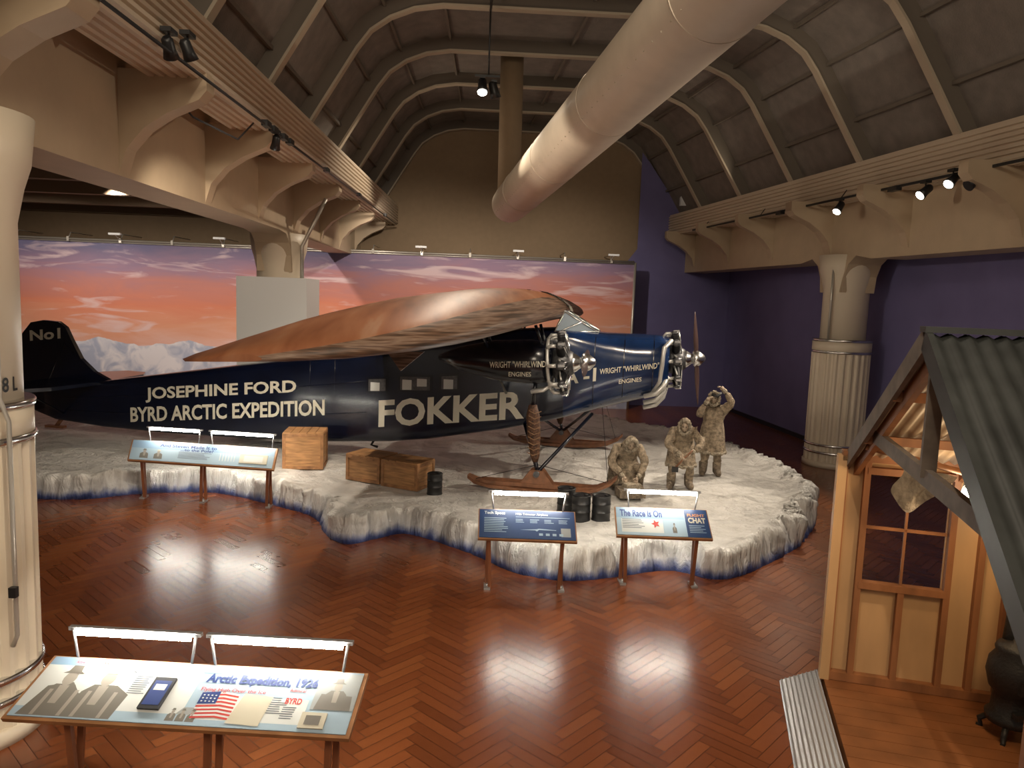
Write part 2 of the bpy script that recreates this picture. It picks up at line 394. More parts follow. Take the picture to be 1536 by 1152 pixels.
def arcade(name,colY,X,side,zb=5.5,wd=.85):
    b=B()
    for Ya,Yb in zip(colY[:-1],colY[1:]):
        a=Ya+.5; c_=Yb-.5
        f=[(a,4.55),(a+.05,4.95),(a+.2,5.25),(a+.5,5.45),(a+1.1,zb),(c_-1.1,zb),(c_-.5,5.45),(c_-.2,5.25),(c_-.05,4.95),(c_,4.55)]
        for (y0,z0),(y1,z1) in zip([(Ya,4.55)]+f,f+[(Yb,4.55)]):
            if y1-y0<1e-6: continue
            vs=[]
            for y,z in ((y0,z0),(y1,z1)):
                xc=X(y)
                for dx,zz in ((-wd/2,z),(wd/2,z),(wd/2,7.45),(-wd/2,7.45)): vs.append((xc+dx,y,zz))
            b.add(vs,[(0,1,5,4),(1,2,6,5),(2,3,7,6),(3,0,4,7)],'conc')
    for Y in [29.0-3.1*i for i in range(11)]:
        xc=X(Y); big=min(abs(Y-c_) for c_ in colY)<1.6
        w=.28 if not big else .4
        e=1.55
        poly=[(.2,5.5),(.42,5.52),(.52,5.85),(.75,6.12),(1.05,6.32),(e-.1,6.5),(e,6.62),(e,6.85),(.2,6.85)]
        b.prism(poly,lambda a,c_,t:(xc+side*a,Y+t,c_),-w/2,w/2,'conc')
    b.build(name)
arcade("ceiling_trim_arcade_left",[-6.2,6.8,19.8,32.8],lambda y:-5.15,1)
arcade("ceiling_trim_arcade_right",[-6.5,6.4,19.4,32.4],lambda y:9.55-.1*(y-19.4),-1,zb=5.35)

def column(x,y,drum,shaft_r=.56,box=False,dr=.70):
    b=B()
    if not box:
        n=96; rr=[]
        for z in (0.0,drum):
            rr.append([(x+(dr+.022*(1 if (k//2)%2 else -1))*math.cos(2*math.pi*k/n),y+(dr+.022*(1 if (k//2)%2 else -1))*math.sin(2*math.pi*k/n),z) for k in range(n)])
        b.loft(rr,'col',smooth=False)
        b.lathe((x,y,0),[(0,dr+.06),(.12,dr+.06),(.14,dr+.02)],'col',40)
        for z in (drum-.02,drum-.32,.35,.55): b.lathe((x,y,z),[(0,dr+.03),(.02,dr+.045),(.05,dr+.045),(.07,dr+.03)],'chrome',48)
        b.lathe((x,y,drum-.3),[(0,dr+.025),(.28,dr+.025)],'col',48)
    else:
        b.box((x,y,2.42),(1.72,1.5,3.96),'white')
    b.lathe((x,y,0),[(drum,shaft_r+.0),(4.6,shaft_r),(4.9,shaft_r+.06),(5.1,shaft_r+.12),(5.5,shaft_r+.16)],'col',40)
    return b
b=column(9.55,19.4,3.3)
b.path([(9.0,19.05,3.3),(9.0,19.05,5.4)],.03,'pipe'); b.build("column")
b=column(-5.15,19.8,2.0,box=True)
b.path([(-4.5,19.45,4.4),(-4.5,19.45,5.2),(-4.35,19.45,5.5),(-3.9,19.4,6.4)],.05,'pipe'); b.build("column")
CX=-4.62
b=column(CX,6.75,3.0,dr=.61)
def cm(u,v):
    t=rad(-14)+u*.34; return (CX+.565*math.cos(t),6.75+.565*math.sin(t),3.13+v*.13)
put_text(b,"8 L",cm,'black',.02)
q0=CX+4.48
b.path([(-3.9+q0,6.5,6.8),(-3.90+q0,6.5,5.6),(-3.89+q0,6.5,4.9),(-3.89+q0,6.5,3.1),(-3.82+q0,6.5,2.9),(-3.82+q0,6.5,1.0),(-3.86+q0,6.5,.9)],.02,'pipe')
b.box((-3.80+q0,6.44,1.42),(.06,.05,.09),'black')
b.build("column")

b=B()
d0=Vector((3.60,-3.5,7.75)); d1=Vector((.74,22,6.72)); ax=(d1-d0).normalized()
pts=[d0+(d1-d0)*t for t in (0,.2,.4,.6,.8,.97,.99,1.0)]
b.path(pts,[.53]*5+[.52,.505,.42],'duct',44)
for t in (.3,.45,.6,.75,.9):
    p=d0+(d1-d0)*t; b.path([p-ax*.012,p+ax*.012],[.536,.536],'duct',44)
b.path([(.74,21.7,6.7),(.70,21.7,10.8)],.32,'endwall',28)
for k in range(60):
    t=.32+k*.011; p=d0+(d1-d0)*t+Vector((-.43,0,-.30)); b.box(p,(.025,.025,.025),'ribs')
b.build("ventilation_duct")

# ---------------------------------------------------------------- mural
g=group("arctic_mural")
b=B()
def mp_(t): return Vector((-17.2+t*(5.8+17.2),27.6+1.0*t,0))
N=24
for i in range(N):
    p=mp_(i/N); q=mp_((i+1)/N); b.add([(p.x,p.y,0),(q.x,q.y,0),(q.x,q.y,5.55),(p.x,p.y,5.55)],[(0,1,2,3)],'mural')
b.build("mural_panel",g)
b=B(); p=mp_(0);q=mp_(1)
for z,dy in ((5.62,-.08),(5.55,-.02)): b.path([(p.x,p.y+dy,z),(q.x,q.y+dy,z)],.035,'pipe',8)
for i in range(13):
    r=mp_((i+.5)/13); b.path([(r.x,r.y-.08,5.62),(r.x,r.y+.1,5.85),(r.x,r.y+1.6,5.85)],.02,'pipe',6)
    if i%2==0:
        b.box((r.x,r.y-.5,5.82),(.4,.12,.07),'white'); b.path([(r.x,r.y-.08,5.62),(r.x,r.y-.5,5.8)],.02,'pipe',6)
    for dz in (5.62,): b.box((r.x,r.y-.09,dz),(.08,.08,.16),'pipe')
b.path([(q.x+.05,q.y,0),(q.x+.05,q.y,5.6)],.05,'pipe',8)
b.build("mural_rail",g)

# ---------------------------------------------------------------- ice platform
OUT=[(-17,14.6),(-12,14.2),(-10,14.6),(-8.4,14.33),(-7.37,14.38),(-6.52,14.86),(-5.49,15.06),(-4.85,14.91),(-3.82,14.27),(-2.91,13.55),(-2.48,12.6),(-2.05,12.1),
(-1.65,12.37),(-1.13,12.7),(-.3,12.05),(.14,11.59),(.74,10.9),(1.42,10.66),(2.14,10.84),(3.03,11.16),(3.77,10.84),(4.6,11.4),(5.6,12.4),(6.3,13.4),
(6.85,14.6),(7.1,16.0),(7.0,17.5),(6.6,19.0),(5.8,21.0),(4.8,22.8),(3.5,25),(1,26.3),(-5,26.4),(-12,26),(-17,26)]
def resample(P,st):
    n=len(P); C=[]
    for i in range(n):
        p0,p1,p2,p3=[Vector(P[(i+k)%n]) for k in (-1,0,1,2)]
        m=max(2,int((p2-p1).length/st))
        for j in range(m):
            t=j/m; C.append(.5*((2*p1)+(-p0+p2)*t+(2*p0-5*p1+4*p2-p3)*t*t+(-p0+3*p1-3*p2+p3)*t**3))
    return C
def ice():
    O=resample(OUT,.04); n=len(O); nrm=[]
    for i in range(n):
        t=(O[(i+4)%n]-O[i-4]).normalized(); nrm.append(Vector((t.y,-t.x)))
    arc=0; H=[(0,.03,.15),(.08,.02,.4),(.18,-.01,.8),(.28,-.04,1.1),(.36,-.06,1.3),(.42,-.08,1.5),(.47,-.12,1.4),(.46,-.2,.8)]
    R=[[] for _ in H]; 
    for i in range(n):
        p=O[i]; arc+=(O[i]-O[i-1]).length if i else 0
        rgt=max(0,min(1,(p.x-4)/2))*max(0,min(1,(24-p.y)/3))
        N1=lambda f,s:abs(noise.noise(Vector((arc*f,s,s*.7))))
        fl=-N1(1.3,2.2)*.16-N1(3.8,7)*.24-N1(8,1)*.14+.12
        lip=noise.noise(Vector((arc*2.2,0,9)))*.08+noise.noise(Vector((arc*6,0,9)))*.06+rgt*.12-.02
        for k,(z,o,a) in enumerate(H):
            w=noise.noise(Vector((arc*2.5,z*5,17)))*.05*(k>0)
            q=p+nrm[i]*(o+(fl+w)*a*(1+.5*rgt))
            R[k].append(Vector((q.x,q.y,z+(lip*(z/.47)**2 if k<7 else lip*.55))))
    top=R[-1]
    pts=[Vector((p.x,p.y)) for p in top]; edges=[(i,(i+1)%n) for i in range(n)]
    def inside(x,y):
        c_=False; j=-1
        for i in range(0,n,6):
            xi,yi=O[i]; xj,yj=O[j]
            if (yi>y)!=(yj>y) and x<(xj-xi)*(y-yi)/(yj-yi)+xi: c_=not c_
            j=i
        return c_
    Os=O[::6]
    y=10.6
    while y<26.3:
        x=-17
        while x<7.2:
            xx=x+random.uniform(-.05,.05); yy=y+random.uniform(-.05,.05)
            if inside(xx,yy):
                d=min((xx-q.x)**2+(yy-q.y)**2 for q in Os)
                if d>.18: pts.append(Vector((xx,yy)))
            x+=.17
        y+=.17
    vo,eo,fo,ov,oe,of=delaunay_2d_cdt(pts,edges,[],1,1e-5)
    vs=[]
    for i,p in enumerate(vo):
        src=[k for k in ov[i] if k<n]
        if src: vs.append((p.x,p.y,top[src[0]].z))
        else:
            z=.425+noise.noise(Vector((p.x*.8,p.y*.8,5)))*.035+noise.noise(Vector((p.x*2.2,p.y*2.2,5)))*.045
            vs.append((p.x,p.y,z))
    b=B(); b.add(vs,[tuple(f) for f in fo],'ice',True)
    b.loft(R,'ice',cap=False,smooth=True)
    o=b.build("ice_floe_platform")
    bm=bmesh.new(); bm.from_mesh(o.data); bmesh.ops.remove_doubles(bm,verts=bm.verts,dist=.0005); bmesh.ops.recalc_face_normals(bm,faces=bm.faces); bm.to_mesh(o.data); bm.free()
ice()
ZI=.44

# ---------------------------------------------------------------- aeroplane
PM=Matrix.Translation((1.7,16.4,0))@Matrix.Rotation(rad(-12),4,'Z')
g=group("trimotor_aeroplane")
ST=[(-12.95,.90,1.35,.05),(-12.3,.72,1.5,.14),(-10.9,.64,1.76,.30),(-9.0,.62,2.06,.46),(-7,.65,2.38,.62),(-5,.74,2.72,.79),(-3.5,.86,3.0,.90),(-2.6,.98,3.2,.95),
    (-1,1.30,3.42,.96),(0,1.55,3.5,.94),(.6,1.70,3.48,.88),(1.1,1.84,3.44,.80),(1.7,2.0,3.44,.74),(2.2,2.14,3.44,.68),(2.42,2.24,3.40,.60)]
def stat(s):
    for a,c_ in zip(ST[:-1],ST[1:]):
        if a[0]<=s<=c_[0]:
            t=(s-a[0])/(c_[0]-a[0]); return [a[i]+(c_[i]-a[i])*t for i in range(1,4)]
    return ST[-1][1:] if s>0 else ST[0][1:]
def sec(s):
    zb,zt,w=stat(s)
    h=(zt-zb)/2; cz=(zt+zb)/2; out=[]; n=40; pw=.22 if s<.2 else .22+.6*min(1,(s-.2)/1.6)
    for k in range(n):
        t=2*math.pi*(k+.5)/n; c_,s_=math.cos(t),math.sin(t)
        y=w*math.copysign(abs(c_)**pw,c_); z=h*math.copysign(abs(s_)**pw,s_)
        out.append((s,y,cz+z))
    return out
b=B(PM); ss=sorted(set([x[0] for x in ST]+[-8,-6,-4.2,-1.8,-.5,.3,.85,1.4,2.0]))
b.loft([sec(s) for s in ss],'navy',mf=lambda i,k:'navy2' if ss[i]>=.3 else 'navy')
for s in (.9,1.5,2.1): b.loft([[ (s+d,y*1.006,z) for _,y,z in sec(s)] for d in (-.008,.008)],'navydk',cap=False)
def side(s,dz=.01): return -(stat(s)[2]+dz)
for fz in (.33,.66):
    pts=[]
    for s in [-12+.5*i for i in range(17)]:
        zb,zt,w=stat(s); pts.append((s,-w-.002,zb+(zt-zb)*fz))
    b.path(pts,.012,'navy',6)
for s0,s1,z0,z1 in ((-3.95,-3.55,1.98,2.24),(-3.22,-2.55,2.05,2.34),(-2.3,-1.95,2.12,2.4)):
    f=lambda s,z,d:(s,side(s,d),z)
    b.add([f(s0-.05,z0-.05,.008),f(s1+.05,z0-.03,.008),f(s1+.05,z1+.07,.008),f(s0-.05,z1+.05,.008)],[(0,1,2,3)],'navydk')
    b.add([f(s0,z0,.012),f(s1,z0+.03,.012),f(s1,z1+.03,.012),f(s0,z1,.012)],[(0,1,2,3)],'greym')
    b.add([f(s0+.05,z0+.01,.014),f(s0+.26,z0+.02,.014),f(s0+.26,z1-.06,.014),f(s0+.05,z1-.06,.014)],[(0,1,2,3)],'pane')
    if s1-s0>.5: b.add([f(s0+.38,z0+.10,.014),f(s0+.60,z0+.11,.014),f(s0+.60,z1-.02,.014),f(s0+.38,z1-.02,.014)],[(0,1,2,3)],'pane')
for s in (-4.75,-5.35):
    b.path([(s,side(s,0),1.95),(s,side(s,0),stat(s)[1]-.1)],.008,'navydk',6)
b.build("fuselage",g)
b=B(PM)
def ft(s0,z0,s1,z1,h):
    def f(u,v):
        s=s0+(s1-s0)*u; return (s,side(s,.016),z0+(z1-z0)*u+h*v)
    return f
put_text(b,"JOSEPHINE FORD",ft(-9.62,1.33,-5.68,1.76,.36),'letter',.028)
put_text(b,"BYRD ARCTIC EXPEDITION",ft(-10.05,.83,-4.98,1.37,.36),'letter',.028)
put_text(b,"FOKKER",ft(-3.70,1.20,-.50,1.60,.60),'letter',.03)
def nt_(s0,z0,s1,z1,h):
    def f(u,v):
        s=s0+(s1-s0)*u; z=z0+(z1-z0)*u+h*v
        zb,zt,w=stat(s); hh=(zt-zb)/2; cz=(zt+zb)/2; pw=.22+.6*max(0,min(1,(s-.2)/1.6))
        q=min(.98,abs((z-cz)/hh))**(1/pw); y=w*max(0,1-q*q)**(.5*pw)
        return (s,-y-.012,z)
    return f
put_text(b,"WRIGHT \"WHIRLWIND\"",nt_(1.02,2.60,2.22,2.78,.12),'letter',.012)
put_text(b,"ENGINES",nt_(1.42,2.42,1.88,2.49,.09),'letter',.012)
put_text(b,"A -1",nt_(.30,2.36,.95,2.46,.28),'letter',.03)
b.build("lettering",g)
b=B(PM)
fin=[(-10.8,1.74),(-11.25,1.95),(-11.6,2.25),(-11.85,2.7),(-12.0,3.0),(-12.2,3.13),(-12.6,3.15),(-12.95,3.08),(-13.2,2.8),(-13.35,2.2),(-13.3,1.4),(-13.1,.9),(-12.3,1.0),(-12.0,1.45)]
b.prism(fin,lambda a,c_,t:(a,t,c_),-.06,.06,'navy')
stab=[(-10.95,0),(-11.1,1.6),(-11.4,2.1),(-12.0,2.2),(-12.35,1.7),(-12.4,0),(-12.35,-1.7),(-12.0,-2.2),(-11.4,-2.1),(-11.1,-1.6)]
b.prism(stab,lambda a,c_,t:(a,c_,t),1.66,1.74,'navy')
b.path([(-12.3,-1.4,1.7),(-12.0,-.1,.85)],.02,'navydk',6); b.path([(-11.9,-.8,1.7),(-12.05,0,2.7)],.008,'navydk',6)
put_text(b,"No1",lambda u,v:(-12.98+u*.85,-.068,2.62+v*.26+u*.1),'letter',.03)
b.path([(-12.2,0,.75),(-12.4,0,.50)],.05,'skiw',8); b.box((-12.4,0,.52),(.5,.14,.06),'skiw')
b.build("tail",g)
WS=[(0,.22,-3.7,3.50,.76),(2,.22,-3.7,3.50,.74),(4,.20,-3.55,3.49,.68),(6,.14,-3.42,3.46,.62),(7.2,.05,-3.35,3.44,.55),(8.0,-.10,-3.25,3.42,.48),(8.7,-.38,-3.1,3.40,.39),(9.25,-.78,-2.9,3.39,.28),(9.6,-1.2,-2.65,3.40,.18),(9.85,-1.7,-2.3,3.42,.07)]
AF=[(0,.28),(.01,.42),(.035,.56),(.08,.72),(.15,.88),(.25,.98),(.36,1.0),(.5,.93),(.65,.75),(.8,.48),(.92,.24),(1,.09),
    (1,.06),(.85,.04),(.65,.02),(.45,0),(.28,0),(.15,.03),(.06,.09),(.015,.18)]
def wing_at(dd):
    a=abs(dd)
    for p,q in zip(WS[:-1],WS[1:]):
        if a<=q[0]: t=(a-p[0])/(q[0]-p[0]); return [p[i]+(q[i]-p[i])*t for i in range(1,5)]
    return WS[-1][1:]
def wring(dd):
    le,te,zb,t=wing_at(dd); r=[]
    for x,z in AF:
        s=le+(te-le)*x; r.append((s,-dd,zb+t*z+.06*(s+1.8)))
    return r
ds=sorted(set([-d for d in [w[0] for w in WS]]+[w[0] for w in WS]+[x for k in (1,3,5) for x in (-k,k)]))
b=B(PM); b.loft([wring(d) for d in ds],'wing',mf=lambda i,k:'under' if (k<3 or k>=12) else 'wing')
rr=[]
for dd in (-1.35,-.75):
    rr.append([Vector(p)+Vector((.012,0,.012)) for p in wring(dd)[0:9]])
b.loft(rr,'letter',cap=False,closed=False)
def wt(u,v):
    k=1+v*3.5; i=int(k); t=k-i; dd=-.80-.5*u
    r=wring(dd); p=Vector(r[i])*(1-t)+Vector(r[i+1])*t; return p+Vector((.025,0,.02))
put_text(b,"R O",wt,'navydk',.03)
b.prism([(-.55,3.42),(-.1,3.44),(-.38,3.2)],lambda a,c_,t:(a-.6,t,c_),-7.9,-7.86,'under')
b.build("wing",g)
b=B(PM)
b.add([(.22,-.62,3.86),(.22,.62,3.86),(.92,.42,3.44),(.92,-.42,3.44),(.05,-.82,3.42),(.05,.82,3.42)],[(0,1,2,3),(0,3,4),(1,5,2)],'glass')
for a,c_ in (((.22,-.62,3.86),(.92,-.42,3.45)),((.22,.62,3.86),(.92,.42,3.45)),((.22,0,3.87),(.93,0,3.46)),((.22,-.62,3.87),(.22,.62,3.87)),((.92,-.42,3.46),(.92,.42,3.46)),
          ((.22,-.62,3.86),(.05,-.84,3.44)),((.92,-.42,3.46),(.05,-.84,3.44)),((.57,-.52,3.66),(.57,.52,3.66)),((.57,-.53,3.65),(.10,-.80,3.42))): b.path([a,c_],.02,'silver',6)
b.build("windscreen",g)
def engine(name,c,blade,r=.6):
    b=B(PM@Matrix.Translation(c)@Matrix.Rotation(rad(-5),4,'Y'))
    b.lathe((0,0,0),[(-.18,.26),(-.1,.30),(.08,.30),(.14,.24),(.2,.2)],'greym',28,'X')
    for k in range(9):
        a=2*math.pi*(k+.5)/9; d=Vector((0,math.cos(a),math.sin(a)))
        pts=[];rs=[]
        for j in range(17):
            pts.append(d*(.26+j*(r-.32)/16)); rs.append(.088 if j%2 else .066)
        b.path(pts,rs,'fin',12)
        b.path([d*(r-.07),d*(r-.03),d*r],[.075,.085,.05],'greym',10)
        t=d.cross(Vector((1,0,0)))
        for sg in (-1,1): b.path([d*.24+Vector((.12,0,0))+t*sg*.04,d*(r-.02)+Vector((.08,0,0))+t*sg*.055],.012,'silver',6)
        b.box(d*(r-.01)+Vector((.03,0,0)),(.12,.05,.05),'silver')
        b.path([d*(r-.06)+Vector((-.06,0,0)),d*(r-.05)+Vector((-.18,0,0)),d*(r-.14)+Vector((-.26,0,0))],[.036,.036,.034],'exh',8)
        b.path([d*(r-.07)+t*.08,d*.3+t*.10+Vector((-.05,0,0))],.02,'exh',6)
    ring=[Vector((-.24,math.cos(t)*(r-.13),math.sin(t)*(r-.13))) for t in [2*math.pi*k/36 for k in range(37)]]
    b.path(ring,.032,'exh',8)
    b.lathe((0,0,0),[(.14,.2),(.24,.17),(.32,.11),(.36,.10)],'silver',24,'X')
    b.lathe((0,0,0),[(.36,.15),(.40,.18),(.50,.15),(.60,.06),(.62,.01)],'silver',24,'X')
    for s_ in (1,-1):
        d=Vector((0,math.cos(blade),math.sin(blade)))*s_; t=d.cross(Vector((1,0,0)))
        rings=[]
        for u,w,th,tw in ((.05,.04,.035,1.2),(.2,.055,.035,.95),(.4,.085,.026,.65),(.6,.095,.02,.45),(.8,.085,.014,.32),(.93,.06,.01,.26),(.99,.02,.006,.24)):
            ring=[]
            for k in range(10):
                q=2*math.pi*k/10; x=math.cos(q)*w; y=math.sin(q)*th
                ct,st=math.cos(tw),math.sin(tw)
                ring.append(d*u+t*(x*ct-y*st)*s_+Vector((.43+(x*st+y*ct),0,0)))
            rings.append(ring)
        b.loft(rings,'propm')
    return b.build(name,g)
engine("engine_nose",(2.58,0,2.93),rad(88),.62)
engine("engine_starboard",(.40,-2.33,2.92),rad(8))
engine("engine_port",(.40,2.33,2.92),rad(8))
b=B(PM)
for dy,z0 in ((-.35,-.1),(-.48,.05),(-.2,-.22)):
    b.path([(2.40,dy,2.55+z0),(2.34,dy-.14,2.36+z0),(2.2,dy-.16,2.2+z0),(1.95,dy-.12,2.12+z0)],[.05,.055,.055,.05],'exh',10)
b.path([(2.45,-.50,3.35),(2.3,-.66,3.2),(2.28,-.7,2.85),(2.25,-.62,2.5),(2.1,-.5,2.2)],.045,'exh',10)
for sd in (-1,1):
    y=sd*2.33
    b.lathe((0,y,2.92),[(.22,.26),(.15,.38),(-.2,.42),(-.9,.38),(-1.6,.22),(-2.0,.05)],'navydk',28,'X')
    for s_,e in ((.05,.0),(-1.0,-1.1)):
        for dy in (-.22,.22): b.path([(s_,y+dy,3.15),(e-.1,y+dy*1.6,3.62)],.03,'navydk',8)
    b.path([(0,y,2.7),(.1,sd*.9,2.3)],.035,'navydk',8); b.path([(-.9,y,2.8),(-.9,sd*.9,2.1)],.035,'navydk',8)
    for k in range(4): b.path([(.25,y-.25+.1*k,2.55),(.08,y-.28+.1*k,2.42),(-.15,y-.28+.1*k,2.38)],.035,'exh',8)
put_text(b,"WRIGHT \"WHIRLWIND\"",lambda u,v:(-.92+u*1.08,-2.33-.425,2.80+v*.12+u*.07),'letter',.012)
put_text(b,"ENGINES",lambda u,v:(-.56+u*.42,-2.33-.415,2.66+v*.085+u*.02),'letter',.012)
b.build("nacelles",g)
b=B(PM)
for sd in (-1,1):
    y=sd*2.33; zs=ZI
    rings=[]
    for s,z,w in ((-1.35,.16,.10),(-1.2,.08,.18),(-.9,.03,.22),(0,.0,.24),(.8,.03,.23),(1.15,.10,.2),(1.4,.22,.14),(1.52,.34,.08)):
        rings.append([(s,y+dx*w,zs+.04+z+dz*.03) for dx,dz in ((-1,-1),(1,-1),(1,1),(-1,1))])
    b.loft(rings,'skiw',smooth=False)
    for dx in (-.13,.13): b.bar((-1.1,y+dx,zs+.13),(1.1,y+dx,zs+.13),.05,.07,'skiw')
    for yo in (-.14,.10): b.prism([(-.36,zs+.1),(.36,zs+.1),(.12,zs+.42),(-.12,zs+.42)],lambda a,c_,t:(a,y+t,c_),yo,yo+.04,'skiw')
    b.path([(0,y-.2,zs+.36),(0,y+.2,zs+.36)],.06,'greym',12)
    b.path([(0,y,zs+.38),(-.05,y,1.05)],.035,'navydk',8)
    b.path([(-.05,y,1.0),(-.06,y,1.12),(-.1,y,1.5),(-.13,y,1.9),(-.14,y,2.1)],[.05,.09,.13,.13,.08],'lace',12,sx=.7)
    for k in range(9):
        z=1.15+k*.1
        b.bar((-.20,y-.10,z+.05),(-.08,y-.135,z),.012,.012,'lacest'); b.bar((-.08,y-.135,z),(.04,y-.10,z+.05),.012,.012,'lacest')
    b.path([(-.14,y,2.1),(-.1,y,2.6)],.04,'navydk',8)
    b.path([(0,y,zs+.36),(.9,sd*.7,1.75)],.035,'navydk',8)
    b.path([(0,y,zs+.36),(-.5,sd*.8,1.45)],.035,'navydk',8)
    b.path([(-1.2,y,zs+.15),(0,y,.95)],.006,'black',4); b.path([(1.35,y,zs+.25),(0,y,.95)],.006,'black',4)
    b.path([(1.35,y,zs+.25),(1.1,sd*.6,1.9)],.006,'black',4)
b.path([(-3.9,-.5,.9),(-4.0,-.5,.72),(-3.85,-.5,.68)],.03,'black',8)
b.build("landing_skis",g)

# ---------------------------------------------------------------- crates and cans
def crate(name,c,sz,rz,h0=ZI):
    b=B(Matrix.Translation((c[0],c[1],h0))@Matrix.Rotation(rad(rz),4,'Z')); x,y,z=sz
    b.box((0,0,z/2),(x-.03,y-.03,z-.02),'crate')
    t=.06
    for sx in (-1,1):
        for sy in (-1,1): b.box((sx*(x/2-t/2),sy*(y/2-.012),z/2),(t,.03,z),'cratedk'); b.box((sx*(x/2-.012),sy*(y/2-t/2),z/2),(.03,t,z),'cratedk')
        for zz in (t/2,z-t/2): b.box((sx*(x/2-.012),0,zz),(.032,y-2*t,t),'cratedk')
    for sy in (-1,1):
        for zz in (t/2,z-t/2): b.box((0,sy*(y/2-.012),zz),(x-2*t,.032,t),'cratedk')
    k=5
    for i in range(k): b.box((-x/2+x*(i+.5)/k,0,z+.008),(x/k-.012,y,.025),'crate')
    return b.build(name)
crate("wooden_crate",(-3.55,15.75),(.82,.72,.74),4)
crate("wooden_crate",(-2.02,14.75),(.8,.62,.50),-28)
crate("wooden_crate",(-1.27,14.30),(.82,.62,.50),-28)
def can(c,r=.155,h=.42,h0=ZI):
    b=B(Matrix.Translation((c[0],c[1],h0)))
    b.lathe((0,0,0),[(-.02,r),(.0,r+.008),(.02,r),(h*.33,r),(h*.34,r+.008),(h*.36,r),(h*.66,r),(h*.67,r+.008),(h*.69,r),(h-.02,r),(h,r+.008),(h+.01,r-.01),(h-.01,r-.02)],'black',28)
    b.lathe((r*.5,0,h-.01),[(0,.03),(.03,.03)],'iron',12); b.build("fuel_can")
can((-.72,13.75),.14,.38); can((1.62,12.75)); can((1.82,12.3)); can((2.16,12.3))

# ---------------------------------------------------------------- figures
def skinned(name,V,E,mt,T,parent,sub=2):
    me=bpy.data.meshes.new(name); me.from_pydata([v[:3] for v in V],E,[]); me.update()
    ob=bpy.data.objects.new(name,me); COL.objects.link(ob)
    md=ob.modifiers.new("s",'SKIN'); md.use_smooth_shade=True
    for i,v in enumerate(V):
        r=v[3]; rr=(r,r) if not isinstance(r,tuple) else r
        me.skin_vertices[0].data[i].radius=rr; me.skin_vertices[0].data[i].use_root=(i==0)
    s2=ob.modifiers.new("u",'SUBSURF'); s2.levels=sub; s2.render_levels=sub
    dg=bpy.context.evaluated_depsgraph_get(); dg.update()
    m2=bpy.data.meshes.new_from_object(ob.evaluated_get(dg)); bpy.data.objects.remove(ob)
    for v in m2.vertices:
        n_=noise.noise(v.co*14)*.018+noise.noise(v.co*5)*.02; v.co+=v.normal*n_
    m2.transform(T); m2.materials.clear(); m2.materials.append(M[mt])
    for p in m2.polygons: p.use_smooth=True
    o=bpy.data.objects.new(name,m2); COL.objects.link(o); o.parent=parent
    return o
